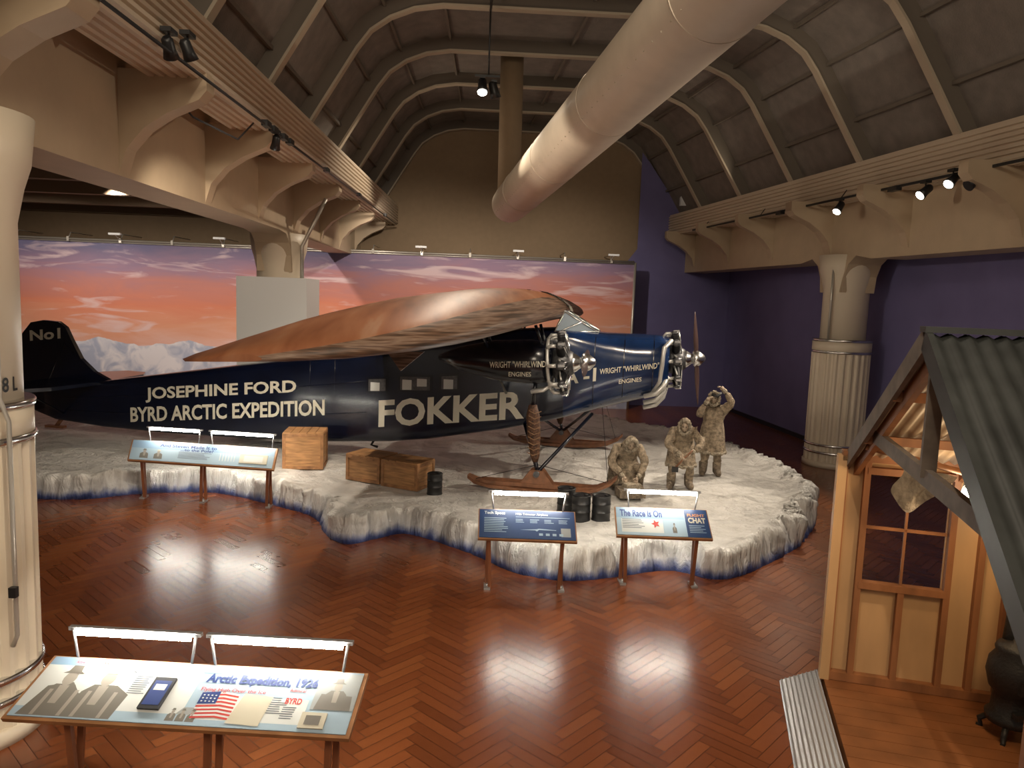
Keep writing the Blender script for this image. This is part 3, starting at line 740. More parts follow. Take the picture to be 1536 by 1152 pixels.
def person(loc,rz,J,held=None,skirt=None):
    T=Matrix.Translation((loc[0],loc[1],ZI))@Matrix.Rotation(rad(rz),4,'Z')
    g=group("polar_explorer_figure")
    n=['pelvis','waist','chest','neck','head','shL','elL','wrL','shR','elR','wrR','hipL','knL','anL','toL','hipR','knR','anR','toR']
    rr=dict(pelvis=.19,waist=.185,chest=.205,neck=.10,head=.11,shL=.115,shR=.115,elL=.085,elR=.085,wrL=.06,wrR=.06,hipL=.14,hipR=.14,knL=.10,knR=.10,anL=.07,anR=.07,toL=.055,toR=.055)
    V=[tuple(J[k])+(rr[k],) for k in n]; ix={k:i for i,k in enumerate(n)}
    E=[(ix[a],ix[c_]) for a,c_ in (('pelvis','waist'),('waist','chest'),('chest','neck'),('neck','head'),('chest','shL'),('shL','elL'),('elL','wrL'),('chest','shR'),('shR','elR'),('elR','wrR'),
       ('pelvis','hipL'),('hipL','knL'),('knL','anL'),('anL','toL'),('pelvis','hipR'),('hipR','knR'),('knR','anR'),('anR','toR'))]
    skinned("body",V,E,'fur',T,g)
    b=B(T)
    H=Vector(J['head']); F=Vector(J['face']).normalized(); up=Vector((0,0,1)); up=(up-F*F.z).normalized(); S=F.cross(up)
    fr=Matrix((S,F,up)).transposed().to_4x4(); HT=Matrix.Translation(H+F*.02)@fr
    vs=[];fs=[];nu,nv=28,20
    for j in range(nv+1):
        ph=math.pi*j/nv
        for i in range(nu):
            th=2*math.pi*i/nu; x=math.sin(ph)*math.cos(th); y=math.sin(ph)*math.sin(th); z=math.cos(ph)
            X,Y,Z=x*.078,y*.098,z*.125
            if y>0:
                nose=math.exp(-((x/.16)**2))*math.exp(-(((z+.05)/.22)**2)); Y+=.035*nose
                for ex in (-.38,.38): Y-=.018*math.exp(-(((x-ex)/.18)**2)-(((z-.14)/.12)**2))
                Y+=.012*math.exp(-(((z-.3)/.1)**2))*(1-abs(x))
                Y-=.012*math.exp(-(((z+.42)/.05)**2)-((x/.3)**2))
                Y+=.016*math.exp(-(((z+.6)/.16)**2)-((x/.3)**2))
            vs.append((X,Y,Z))
    for j in range(nv):
        for i in range(nu): fs.append((j*nu+i,j*nu+(i+1)%nu,(j+1)*nu+(i+1)%nu,(j+1)*nu+i))
    b.add(vs,fs,'skin',True,HT)
    for ex in (-1,1): b.add([(ex*.03+.012*math.cos(a)*math.cos(e),.088+.01*math.cos(e)*math.sin(a),.016+.009*math.sin(e)) for e in (-1.2,-.4,.4,1.2) for a in [k*math.pi/4 for k in range(8)]],
        [(j*8+i,j*8+(i+1)%8,(j+1)*8+(i+1)%8,(j+1)*8+i) for j in range(3) for i in range(8)],'iron',True,HT)
    hv=[];hf=[]
    for j in range(13):
        ph=math.pi*j/12*.64
        for i in range(26):
            th=2*math.pi*i/26; r_=1+.07*noise.noise(Vector((i,j,loc[0]))*.9)
            hv.append((math.sin(ph)*math.cos(th)*.125*r_,.01-math.cos(ph)*.135*r_,math.sin(ph)*math.sin(th)*.165*r_+.005))
    for j in range(12):
        for i in range(26): hf.append((j*26+i,j*26+(i+1)%26,(j+1)*26+(i+1)%26,(j+1)*26+i))
    b.add(hv,hf,'fur',True,HT)
    ring=[];rs=[]
    for k in range(41):
        t=2*math.pi*k/40; ring.append(HT@Vector((.108*math.cos(t),.065,.148*math.sin(t)))); rs.append(.036+.011*math.sin(k*2.4)+.006*math.sin(k*5.1))
    b.path(ring,rs,'ruff',10)
    for sd,w,e in (('L','wrL','elL'),('R','wrR','elR')):
        W=Vector(J[w]); D=(W-Vector(J[e])).normalized(); hd=Vector(J['hand'+sd]) if 'hand'+sd in J else D
        hd=hd.normalized(); sv=hd.cross(Vector((0,0,1)));
        if sv.length<.1: sv=Vector((1,0,0))
        sv.normalize(); pn=sv.cross(hd)
        b.path([W,W+hd*.04,W+hd*.09],[.05,.052,.045],'ruff',10)
        b.path([W+hd*.06,W+hd*.12,W+hd*.155],[.032,.045,.038],'skin',10,sx=.6)
        for q,L in ((-1.5,.060),(-.5,.075),(.5,.07),(1.5,.052)):
            p=W+hd*.145+sv*q*.021; b.path([p,p+hd*L*.5-pn*.008,p+hd*L*.85-pn*.03,p+hd*L*.9-pn*.055],[.0115,.0115,.010,.007],'skin',7)
        p=W+hd*.10+sv*.038; b.path([p,p+sv*.03+hd*.03,p+sv*.03+hd*.07-pn*.02],[.014,.013,.009],'skin',7)
    if skirt:
        rings=[]
        for (cx,cy,cz,rx,ry) in skirt:
            rings.append([(cx+rx*(1+.06*math.sin(7*t))*math.cos(t),cy+ry*(1+.06*math.cos(5*t))*math.sin(t),cz+.015*math.sin(9*t)) for t in [2*math.pi*k/36 for k in range(36)]])
        b.loft(rings,'fur',cap=False)
        cx,cy,cz,rx,ry=skirt[-1]
        b.path([(cx+rx*math.cos(t),cy+ry*math.sin(t),cz+.015*math.sin(9*t)) for t in [2*math.pi*k/36 for k in range(37)]],[.03+.008*math.sin(k*2.1) for k in range(37)],'ruff',8)
    for a,t in (('anL','toL'),('anR','toR')):
        A=Vector(J[a]); t_=Vector(J[t])
        b.path([A+Vector((0,0,.18)),A+Vector((0,0,.16)),A+Vector((0,0,.0)),A-Vector((0,0,.04)),],[.085,.095,.085,.08],'fur2',12)
        b.path([A-Vector((0,0,.02)),(A+t_)/2,t_,t_+(t_-A).normalized()*.05],[.08,.075,.065,.04],'fur2',12)
    if held: held(b)
    b.build("head_hands_and_clothing",g)
person((5.12,15.85),-12,dict(pelvis=(0,.02,.98),waist=(0,.0,1.15),chest=(0,-.02,1.35),neck=(0,-.02,1.5),head=(0.0,-.05,1.66),face=(-.35,-.9,.25),
  shL=(.21,.0,1.45),elL=(.36,-.14,1.62),wrL=(.20,-.2,1.84),handL=(-.5,-.1,.5),shR=(-.21,0,1.43),elR=(-.33,-.22,1.32),wrR=(-.22,-.32,1.58),handR=(.4,-.1,.8),
  hipL=(.11,.02,.90),knL=(.13,-.02,.50),anL=(.14,.02,.11),toL=(.17,-.13,.06),hipR=(-.11,.02,.90),knR=(-.13,-.03,.50),anR=(-.15,.0,.11),toR=(-.18,-.15,.06)),
  held=lambda b:b.path([(-.1,-.30,1.80),(.02,-.32,1.76),(.1,-.3,1.84)],[.035,.035,.03],'iron',10),
  skirt=[(0,0,1.2,.20,.17),(0,.01,1.0,.24,.21),(0,.01,.75,.27,.24),(0,.01,.52,.30,.27)])
person((4.12,14.55),-8,dict(pelvis=(0,.16,.84),waist=(0,.10,.98),chest=(0,-.08,1.13),neck=(0,-.2,1.22),head=(-.02,-.28,1.33),face=(-.15,-.9,-.3),
  shL=(.21,-.10,1.19),elL=(.33,-.25,.95),wrL=(.16,-.44,.86),handL=(-.6,-.5,-.3),shR=(-.21,-.10,1.17),elR=(-.33,-.3,.93),wrR=(-.15,-.48,.82),handR=(.5,-.5,-.3),
  hipL=(.12,.16,.78),knL=(.17,-.02,.46),anL=(.17,.10,.11),toL=(.2,-.06,.06),hipR=(-.12,.16,.78),knR=(-.17,-.02,.46),anR=(-.18,.06,.11),toR=(-.22,-.1,.06)),
  held=lambda b:(b.path([(-.2,-.6,.55),(.0,-.58,.78),(.12,-.55,.9)],.018,'skiw',8),b.box((-.2,-.6,.52),(.12,.05,.1),'iron')),
  skirt=[(0,.08,1.02,.21,.20),(0,.12,.85,.25,.24),(0,.12,.65,.27,.27),(0,.10,.48,.29,.28)])
person((2.98,14.35),-5,dict(pelvis=(-.02,.22,.46),waist=(-.02,.14,.60),chest=(0,-.02,.78),neck=(.01,-.14,.88),head=(.02,-.22,.985),face=(.15,-.8,-.5),
  shL=(.22,-.05,.84),elL=(.33,-.24,.60),wrL=(.20,-.46,.42),handL=(-.4,-.5,-.5),shR=(-.22,-.05,.83),elR=(-.34,-.22,.58),wrR=(-.16,-.46,.42),handR=(.5,-.5,-.5),
  hipL=(.13,.2,.42),knL=(.28,-.14,.46),anL=(.25,-.02,.11),toL=(.28,-.18,.06),hipR=(-.14,.2,.40),knR=(-.27,-.16,.16),anR=(-.2,.28,.10),toR=(-.2,.42,.07)),
  held=lambda b:(b.box((.02,-.62,.12),(.5,.34,.16),'fur2',.2),b.box((.04,-.6,.24),(.3,.2,.09),'ruff',.4)),
  skirt=[(-.02,.16,.62,.22,.2),(-.02,.2,.48,.27,.24),(-.02,.2,.32,.30,.28),(-.02,.2,.16,.31,.30)])

# ---------------------------------------------------------------- info stands
def stand(name,fl,fr,bl,br,zf,zb,legs,bg,deco,tubes,lh=.24):
    fl=Vector((fl[0],fl[1],zf));fr=Vector((fr[0],fr[1],zf));bl=Vector((bl[0],bl[1],zb));br=Vector((br[0],br[1],zb))
    b=B(); ex=(fr-fl); ey=(bl-fl); nz=ex.cross(ey).normalized()
    def P(u,v,h=0):
        return fl*(1-u)*(1-v)+fr*u*(1-v)+bl*(1-u)*v+br*u*v+nz*h
    def slab(u0,u1,v0,v1,h0,h1,mt):
        vs=[P(u0,v0,h0),P(u1,v0,h0),P(u1,v1,h0),P(u0,v1,h0),P(u0,v0,h1),P(u1,v0,h1),P(u1,v1,h1),P(u0,v1,h1)]
        b.add(vs,[(0,3,2,1),(4,5,6,7),(0,1,5,4),(1,2,6,5),(2,3,7,6),(3,0,4,7)],mt)
    slab(-.012,1.012,-.05,1.03,-.05,-.005,'boardw'); slab(0,1,0,1,-.005,.004,bg)
    def q(u0,v0,u1,v1,mt,h=.007): b.add([P(u0,v0,h),P(u1,v0,h),P(u1,v1,h),P(u0,v1,h)],[(0,1,2,3)],mt)
    def t(body,u0,v0,u1,v1,mt,bold=.01,h=.010): put_text(b,body,lambda a,c_:P(u0+(u1-u0)*a,v0+(v1-v0)*c_,h),mt,bold)
    def pg(pts,mt,h=.008): b.add([P(a,c_,h) for a,c_ in pts],[list(range(len(pts)))],mt)
    deco(q,t,pg,slab)
    for u in legs:
        top=P(u,.35,-.05); topb=P(u,.75,-.05)
        base=Vector((top.x,(top.y+topb.y)/2,0))
        s_=.035 if u<.5 else -.035
        b.bar((base.x+s_,base.y-.05,.02),tuple(top),.05,.05,'wood'); b.bar((base.x-s_*.3,base.y+.08,.02),tuple(topb),.04,.05,'wood')
        b.bar(tuple(P(u,.05,-.06)),tuple(P(u,.95,-.06)),.05,.06,'wood')
        b.box((base.x,base.y,.015),(.09,.22,.03),'graymetal'); b.path([(base.x,base.y-.04,.0),(base.x,base.y-.04,.07)],.02,'graymetal',8)
    b.bar(tuple(P(legs[0],.3,-.1)),tuple(P(legs[-1],.3,-.1)),.05,.07,'wood')
    for u0,u1 in tubes:
        a=P(u0,1.0,0)+Vector((0,.02,lh)); c_=P(u1,1.0,0)+Vector((0,.02,lh)); d=(c_-a).normalized()
        b.bar(tuple(a-d*.08+Vector((0,.02,0))),tuple(c_+d*.08+Vector((0,.02,0))),.045,.03,'graymetal')
        b.path([tuple(a+Vector((0,-.02,-.02))),tuple(c_+Vector((0,-.02,-.02)))],.022,'tube',10)
        for u,pp in ((u0,a-d*.04),(u1,c_+d*.04)):
            b.path([P(u,1.0,-.02),tuple(pp)],.012,'graymetal',6)
    b.build(name)
def lines(q,u0,u1,vt,n,mt='ptext',dv=.035,seed=1):
    r=random.Random(seed)
    for i in range(n): q(u0,vt-i*dv,u1-(u1-u0)*r.random()*.3,vt-i*dv+dv*.35,mt,.009)
def man(pg,q,x,v0,s,hat):
    pg([(x-.055*s,v0),(x+.055*s,v0),(x+.05*s,v0+.42*s),(x+.03*s,v0+.52*s),(x-.03*s,v0+.52*s),(x-.055*s,v0+.40*s)],'psepia')
    pg([(x-.012*s,v0+.2*s),(x+.012*s,v0+.2*s),(x+.015*s,v0+.5*s),(x-.015*s,v0+.5*s)],'psep2',.009)
    pg([(x+.02*s*math.cos(a),v0+.62*s+.13*s*math.sin(a)) for a in [k*math.pi/6 for k in range(12)]],'psep2',.010)
    pg([(x-.035*s,v0+.70*s),(x+.035*s,v0+.70*s),(x+.02*s,v0+.74*s),(x+.016*s,v0+.84*s),(x-.016*s,v0+.84*s),(x-.02*s,v0+.74*s)],'pcream' if hat else 'psepia',.012)
def deco_main(q,t,pg,slab):
    q(0,0,.5,1,'pwhite'); q(0,.0,1,.16,'plt',.0072); q(.0,.86,1,1,'pblue',.0072); q(.55,.1,.86,.5,'pwhite',.0074)
    pg([(.02,.02),(.30,.02),(.31,.42),(.26,.56),(.19,.55),(.16,.40),(.12,.58),(.05,.5)],'psepia',.0078)
    man(pg,q,.10,.02,1.0,False); man(pg,q,.22,.02,1.04,True)
    for x in (.06,.14,.18,.26): pg([(x,.03),(x+.012,.03),(x+.016,.45),(x+.004,.45)],'psep2',.0085)
    t("Arctic Expedition, 1926",.52,.66,.87,.86,'pink',.045); t("Flying High Over the Ice",.52,.54,.72,.62,'pred',.01)
    t("Active from the COMMUNITION",.08,.90,.23,.95,'pred',.01); t("ITS  K  MAN",.24,.78,.31,.83,'ptext'); lines(q,.30,.355,.73,9); lines(q,.72,.80,.50,8,seed=2)
    slab(.365,.43,.20,.72,.004,.03,'pblack'); slab(.372,.423,.26,.66,.03,.032,'pink'); slab(.38,.415,.5,.6,.032,.033,'pwhite')
    q(.46,.05,.56,.28,'pgrey'); 
    for i in range(3): man(pg,q,.475+i*.03,.05,.24,False)
    pg([(.53,.12),(.60,.14),(.645,.1),(.645,.53),(.60,.56),(.53,.53)],'pwhite',.0085); pg([(.53,.34),(.585,.36),(.585,.56),(.53,.53)],'pink',.0105)
    for i in range(7): pg([(.53,.50-i*.06),(.60,.53-i*.06),(.645,.5-i*.06),(.645,.47-i*.06),(.60,.50-i*.06),(.53,.47-i*.06)],'pred',.0095)
    for i in range(4):
        for j in range(3): q(.537+i*.012,.38+j*.05,.542+i*.012,.40+j*.05,'pwhite',.012)
    pg([(.64,.06),(.74,.04),(.75,.52),(.66,.55)],'pcream',.011); lines(q,.67,.73,.47,9,'psep2',seed=4)
    t("Admiral",.79,.62,.84,.68,'pred',.01); t("BYRD",.79,.42,.84,.52,'pred',.03); lines(q,.79,.84,.36,6,'ptext',seed=5)
    q(.87,.36,1,.98,'pgrey',.0078); pg([(.88,.36),(.99,.36),(.985,.6),(.89,.62)],'psepia',.0079); man(pg,q,.935,.36,.62,False)
    slab(.855,.93,.05,.30,.004,.02,'pcream'); q(.87,.10,.915,.25,'psepia',.022)
stand("exhibit_info_stand",(-3.50,5.58),(-.90,5.36),(-3.36,6.02),(-.83,5.80),.80,1.05,(.12,.56,.93),'plt',deco_main,((.07,.44),(.52,.93)))
def deco_tech(q,t,pg,slab):
    q(0,.0,1,1,'pnavy'); t("Tech Specs",.05,.80,.27,.93,'pwhite',.02); t("1926 Trimotor Airplane",.38,.80,.72,.90,'pwhite',.01)
    q(.38,.75,.95,.765,'plt',.009); lines(q,.05,.3,.68,9,'plt',.06,seed=3)
    for k in range(4): lines(q,.38+k*.15,.48+k*.15,.66,3,'plt',.05,seed=k)
    pg([(.42,.3),(.6,.34),(.62,.36),(.8,.33),(.8,.31),(.62,.32),(.6,.26),(.58,.3)],'plt',.009); q(.85,.1,.95,.4,'pgrey')
    for k in range(4): q(.62+k*.07,.12,.66+k*.07,.2,'plt',.009)
stand("exhibit_info_stand",(.10,10.12),(1.44,10.05),(.10,10.46),(1.44,10.40),.80,1.10,(.10,.88),'pnavy',deco_tech,((.15,.88),),.26)
def deco_race(q,t,pg,slab):
    q(0,0,.74,1,'plt'); q(0,.62,.74,1,'pblue',.0072); q(.05,.1,.5,.58,'pwhite',.0075); t("The Race Is On",.04,.66,.5,.92,'pink',.03); q(.75,0,1,1,'pnavy')
    t("FLIGHT",.78,.74,.97,.84,'porange',.03); t("CHAT",.78,.50,.97,.70,'pcream',.04); lines(q,.78,.96,.4,5,'plt',.06,seed=8)
    lines(q,.06,.3,.55,6,'ptext',.06,seed=9); pg([(.42+.05*(1 if k%2 else .45)*math.cos(k*math.pi/5),.42+.16*(1 if k%2 else .45)*math.sin(k*math.pi/5)) for k in range(10)],'pred',.01)
    q(.55,.12,.72,.5,'psep2'); man(pg,q,.62,.12,.42,False)
stand("exhibit_info_stand",(2.08,10.38),(3.42,10.30),(2.10,10.74),(3.42,10.66),.80,1.10,(.10,.88),'plt',deco_race,((.15,.88),),.26)
def deco_left(q,t,pg,slab):
    q(0,0,1,1,'plt'); q(0,.6,1,1,'pblue',.0072); q(.02,.1,.3,.6,'pgrey'); q(.32,.1,.6,.62,'pwhite'); t("And Steven Made It to",.2,.72,.6,.88,'pink',.02); t("...to the Pole?",.35,.56,.58,.7,'pink',.02)
    man(pg,q,.1,.1,.55,False); man(pg,q,.2,.1,.55,True); lines(q,.34,.58,.5,6,'ptext',.06); slab(.77,.96,.15,.6,.004,.02,'pcream'); q(.8,.22,.93,.52,'pwhite',.023)
    for k in range(6): q(.63+k*.02,.2,.635+k*.02,.6,'pwhite',.009)
stand("exhibit_info_stand",(-6.55,14.35),(-3.74,13.86),(-6.62,14.72),(-3.76,14.22),.80,1.10,(.07,.50,.96),'plt',deco_left,((.12,.46),(.56,.97)),.26)

# ---------------------------------------------------------------- cabin
CM=Matrix.Translation((3.8,7.5,0))@Matrix.Rotation(rad(-17.5),4,'Z')
g=group("explorer_cabin")
b=B(CM)
b.box((2.2,-2.6,.09),(4.4,5.4,.18),'cwood')
for i in range(30): b.box((2.2,.05-i*.18,.19),(4.4,.174,.02),'cfloor')
b.build("floor_deck",g)
b=B(CM); fz=.2; TOPZ=2.62
def wallbox(u0,u1,z0,z1,mt,d=.03,y=0): b.box(((u0+u1)/2,y,(z0+z1)/2),(u1-u0,d,z1-z0),mt)
wallbox(0,.27,fz,TOPZ,'cply',y=.05); wallbox(.27,1.04,fz,1.28,'cply',y=.05); wallbox(.27,1.04,2.46,TOPZ,'cply',y=.05); wallbox(1.04,4.3,fz,TOPZ,'cply',y=.05)
for u in (.03,.25,.66,1.08,1.36,1.62,2.0,2.5,3.0,3.6,4.2):
    z1=TOPZ if u!=.66 else 1.26
    b.box((u,0,(fz+z1)/2),(.06,.09,z1-fz),'cwood')
b.box((2.2,0,fz+.05),(4.4,.1,.09),'cwood'); b.box((2.2,0,TOPZ),(4.4,.12,.1),'cwood')
b.box((.66,0,1.27),(.82,.1,.07),'cwood'); b.box((.66,0,2.48),(.82,.1,.07),'cwood')
b.box((.66,.02,1.88),(.76,.03,.03),'cwood'); b.box((.66,.02,1.88),(.025,.03,1.2),'cwood')
b.box((.0,0,(fz+TOPZ)/2),(.09,.12,TOPZ-fz),'cply')
b.build("stud_wall",g)
b=B(CM)
RY,RZ=-2.50,3.90
U0=.06
def corr(y0,z0,y1,z1,mt,off,u0=U0,u1=4.6):
    n=int((u1-u0)/.0275)
    nx=Vector((0,z0-z1,-(y0-y1))); nx.normalize()
    if nx.z<0: nx=-nx
    vs=[];fs=[]
    for i in range(n+1):
        u=u0+(u1-u0)*i/n; h=.016*math.sin(i*math.pi/2)+off
        vs.append(Vector((u,y0,z0))+nx*h); vs.append(Vector((u,y1,z1))+nx*h)
    for i in range(n): fs.append((2*i,2*i+1,2*i+3,2*i+2))
    b.add(vs,fs,mt,True)
corr(.30,2.42,RY,RZ,'rooflt',.02); corr(.30,2.42,RY,RZ,'roofdk',.06)
corr(-5.1,2.42,RY,RZ,'rooflt',.02); corr(-5.1,2.42,RY,RZ,'roofdk',.06)
b.bar((U0-.03,RY,RZ+.09),(4.6,RY,RZ+.09),.16,.04,'roofdk')
for y1 in (.32,-5.12):
    b.bar((U0,RY,RZ+.02),(U0,y1,2.40),.04,.16,'roofdk' if y1<0 else 'rake')
for u in (.15,1.1,2.2,3.3):
    for y1 in (.25,-5.0): b.bar((u,RY,RZ-.08),(u,y1,2.36),.05,.12,'cwood')
for t in (.3,.65):
    for ye in (.25,-5.0):
        y=RY+(ye-RY)*t; z=RZ+(2.42-RZ)*t; b.bar((U0,y,z-.03),(4.5,y,z-.03),.05,.08,'cwood')
b.bar((.15,-.75,2.95),(.15,-4.15,2.95),.05,.12,'rake'); b.bar((.15,RY,RZ-.1),(.15,RY,2.95),.05,.1,'rake')
b.build("roof",g)
b=B(CM)
b.box((0.06,-4.85,1.3),(.1,.1,2.2),'cwood'); b.box((4.35,-2.4,1.3),(.1,4.9,2.3),'cply')
b.build("posts",g)
b=B(CM); vs=[];fs=[]; nu,nv=14,10
for j in range(nv+1):
    for i in range(nu+1):
        u=i/nu; v=j/nv
        w=.50*(1-.25*math.sin(v*3))
        vs.append((.40+u*w+.05*math.sin(v*5),-.62+.05*math.sin(u*9+v*3),2.70-.10*u-v*(.30+.14*math.sin(u*5))))
for j in range(nv):
    for i in range(nu): fs.append((j*(nu+1)+i,j*(nu+1)+i+1,(j+1)*(nu+1)+i+1,(j+1)*(nu+1)+i))
b.add(vs,fs,'cloth',True); b.path([(.1,-.6,2.82),(1.1,-.6,2.62)],.03,'cwood',8)
b.build("hanging_hide")
LP=CM@Vector((1.07,-.40,2.38))
b=B(Matrix.Translation(LP))
b.lathe((0,0,0),[(-.13,.07),(-.09,.075),(-.07,.05)],'chrome',20); b.lathe((0,0,0),[(.08,.04),(.10,.06),(.13,.05),(.16,.02)],'chrome',20)
b.lathe((0,0,0),[(-.07,.045),(-.02,.065),(.04,.055),(.08,.04)],'lamp',20)
for s_ in (-1,1): b.path([(s_*.06,0,-.1),(s_*.095,0,0),(s_*.06,0,.12),(s_*.03,0,.2),(0,0,.22)],.006,'chrome',6)
b.path([(0,0,.22),(0,0,.33)],.005,'black',4)
b.build("oil_lantern")
SP=CM@Vector((1.54,-.62,.2))
b=B(Matrix.Translation(SP))
b.lathe((0,0,0),[(.12,.15),(.14,.20),(.2,.21),(.24,.17),(.42,.16),(.46,.2),(.60,.235),(.72,.22),(.80,.17),(.84,.18),(.88,.16),(.90,.05),(.94,.03)],'iron',32)
for k in range(4):
    a=math.pi/4+k*math.pi/2; b.path([(.15*math.cos(a),.15*math.sin(a),.15),(.24*math.cos(a),.24*math.sin(a),.07),(.22*math.cos(a),.22*math.sin(a),.0),(.26*math.cos(a),.26*math.sin(a),0)],[.03,.026,.022,.02],'iron',8)
b.box((-.03,-.20,.56),(.14,.06,.13),'iron'); b.box((-.03,-.19,.28),(.16,.06,.06),'iron')
b.path([(0,.1,.8),(.05,.14,1.0),(.12,.15,2.6)],.075,'iron',16)
b.build("pot_belly_stove")
b=B(CM)
b.prism([(-.42,0.005),(-.40,.02),(-.04,.2),(-.04,0.005)],lambda a,c_,t:(a,t,c_),.15,-5.0,'graymetal')
for i in range(9):
    u=-.40+i*.042; z=.028+i*.0208; b.bar((u,.14,z),(u,-5.0,z),.014,.012,'graymetal')
b.build("access_ramp")

# ---------------------------------------------------------------- track lighting
def spot(name,loc,tgt,en,ang=50,col=(1,.86,.68),r=.06,blend=.6):
    l=bpy.data.lights.new(name,'SPOT'); l.energy=en; l.color=col; l.spot_size=rad(ang); l.spot_blend=blend; l.shadow_soft_size=r
    o=bpy.data.objects.new(name,l); COL.objects.link(o); o.location=loc
    d=(Vector(tgt)-Vector(loc)); o.rotation_euler=d.to_track_quat('-Z','Y').to_euler(); return o
def fixture(b,loc,tgt,lit=True,s=1.0,hang=.18):
    loc=Vector(loc); d=(Vector(tgt)-loc).normalized()
    b.path([loc-d*.16*s,loc-d*.12*s,loc+d*.02*s,loc+d*.14*s],[.05*s,.08*s,.085*s,.11*s],'black',16,cap=True)
    if lit: b.path([loc+d*.142*s,loc+d*.15*s],[.09*s,.085*s],'lamp',16)
    b.bar(tuple(loc),tuple(loc+Vector((0,0,hang))),.02,.02,'black'); b.box(loc+Vector((0,0,hang)),(.12,.2,.05),'black')
def XB(y): return 7.36+.112*(30-y)
b=B()
b.bar((XB(27)-.18,27,6.74),(XB(9)-.18,9,6.74),.04,.05,'black')
for y in (26,22,18,14,10.5): b.path([(XB(y)-.18,y,6.74),(XB(y)-.04,y,6.95)],.012,'black',6)
F3=[((XB(17.9)-.25,17.9,6.52),(4.2,15.5,.5)),((XB(14.9)-.3,14.9,6.5),(2,14,.8)),((XB(13.6)-.32,13.6,6.5),(1.5,13,1)),((XB(14.2)-.28,14.2,6.62),(3,12,1))]
for i,(l,t) in enumerate(F3): fixture(b,l,t,i!=2,1.0)
for y in (16.0,20.8): b.box((XB(y)-.2,y,6.7),(.12,.35,.1),'black')
b.build("track_light_rail")
b=B()
XF=lambda y:-3.3-.0176*(30-y)
b.path([(XF(29)+.12,29,6.70),(XF(6)+.12,6,6.70)],.022,'black',6)
F4=[((XF(13.2)+.1,13.2,6.55),(-5,16,1.5)),((XF(9.0)+.1,9.0,6.75),(-4,14,1.5)),((XF(9.4)+.15,9.4,6.85),(-2,13,.5))]
for i,(l,t) in enumerate(F4): fixture(b,l,t,False,.8)
for y in (12.6,13.0,13.6,14.0,17,21,26): b.box((XF(y)+.12,y,6.72),(.1,.25,.09),'black')
b.path([(XF(12)+.1,12,6.6),(-3.5,11.2,6.2),(-3.9,10.6,6.35),(-4.3,10.4,6.8)],.014,'black',6)
b.build("track_light_rail")
b=B()
b.path([(.05,17.5,9.0),(.05,17.5,10.9)],.02,'black',6); b.bar((-.25,17.5,9.0),(.3,17.5,9.0),.04,.05,'black')
fixture(b,(-.08,17.4,8.75),(0,14,2),True,1.2); fixture(b,(.18,17.5,8.7),(2,19,2),False,1.2)
b.path([(.05,17.5,10.4),(.35,5,10.4)],.03,'black',6)
b.build("pendant_spotlights")
b=B()
b.box((XB(29)-.1+.3,29.0,8.0),(.3,.2,.35),'white'); b.build("wall_speaker")
for p,d in (((-8.2,25.5,6.7),(0,-1,-1)),):
    b=B(); fixture(b,p,Vector(p)+Vector(d),True,1.0,.6); b.build("aisle_spotlight")

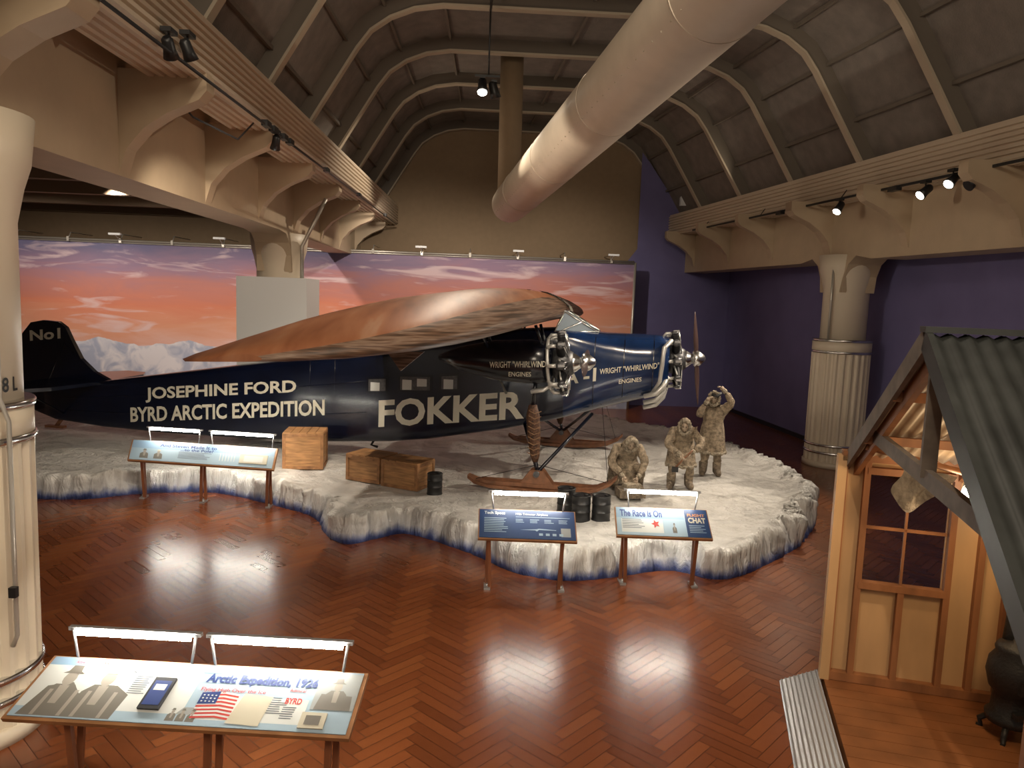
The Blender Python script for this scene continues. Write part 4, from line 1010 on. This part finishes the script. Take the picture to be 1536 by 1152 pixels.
WARM=(1,.84,.64)
spot("spot_a",(XB(17.9)-.5,17.7,6.4),(4.2,15.5,.5),1100,70)
spot("spot_b",(XB(14.9)-.6,14.7,6.4),(1.5,13,.8),1250,70)
spot("spot_c",(XB(13.6)-.6,13.4,6.4),(2.0,16,2.8),450,60)
spot("spot_d",(-3.1,9.2,6.5),(-5.0,16.5,1.6),800,62)
spot("spot_e",(-3.0,13.4,6.4),(-1.5,14.2,.5),650,80)
spot("spot_f",(-.1,17.1,8.5),(.0,12.5,.5),900,80)
spot("spot_g",(3.5,8,9.5),(1.5,15,2.0),950,60)
spot("spot_h",(-2.0,7,9.5),(-1.0,12,3.2),550,70)
spot("spot_i",(.0,22,9.5),(-6,20,.5),900,90)
spot("spot_j",(1.0,4,9.6),(0,9,0),850,90)
spot("arcade_added_fill_left",(XB(11)-.4,11,6.3),(-5,11.5,6.6),650,60)  # added fill spot without a fixture, brightens the left arcade face
spot("arcade_added_fill_right",(-2.9,12,6.4),(9.2,18,6.4),700,50)  # added fill for the right arcade, no fixture of its own
for i,y in enumerate((9,16,23)):
    spot("vault_added_fill_%d"%i,(-3.2-.018*(30-y),y,7.7),(4.5,y+1,10.0),170,120,WARM,.1,.9)  # added spots hidden above the left beam to brighten the vault
    spot("vault_added_fill_r%d"%i,(XB(y)-.1,y,7.7),(1.0,y+1,10.2),110,120,WARM,.1,.9)  # same added vault fill from above the right beam
for i,x in enumerate((-15,-11,-6.5,-2.5,2.6)):
    spot("mural_wash_%d"%i,(x,23.4,6.8),(x,28.3,3.2),700,110,(1,.88,.74),.1,.8)
def area(name,loc,tgt,en,sx,sy,col=WARM):
    l=bpy.data.lights.new(name,'AREA'); l.shape='RECTANGLE'; l.size=sx; l.size_y=sy; l.energy=en; l.color=col
    o=bpy.data.objects.new(name,l); COL.objects.link(o); o.location=loc
    d=(Vector(tgt)-Vector(loc)); o.rotation_euler=d.to_track_quat('-Z','Y').to_euler(); return o
area("unseen_fill_area",(0,-3.5,9.5),(0,10,1),800,6,3)  # unseen fill added behind the camera to brighten the hall
area("cabin_lamp",CM@Vector((1.2,-2.2,3.2)),CM@Vector((1.0,0,1.2)),26,.5,.5,(1,.75,.45))
l=bpy.data.lights.new("lantern_glow",'POINT'); l.energy=20; l.color=(1,.7,.38); l.shadow_soft_size=.06
o=bpy.data.objects.new("lantern_glow",l); COL.objects.link(o); o.location=LP+Vector((-.05,-.16,0))

w=bpy.data.worlds.new("world"); SC.world=w; w.use_nodes=True
w.node_tree.nodes["Background"].inputs[0].default_value=(1,.85,.68,1); w.node_tree.nodes["Background"].inputs[1].default_value=.33
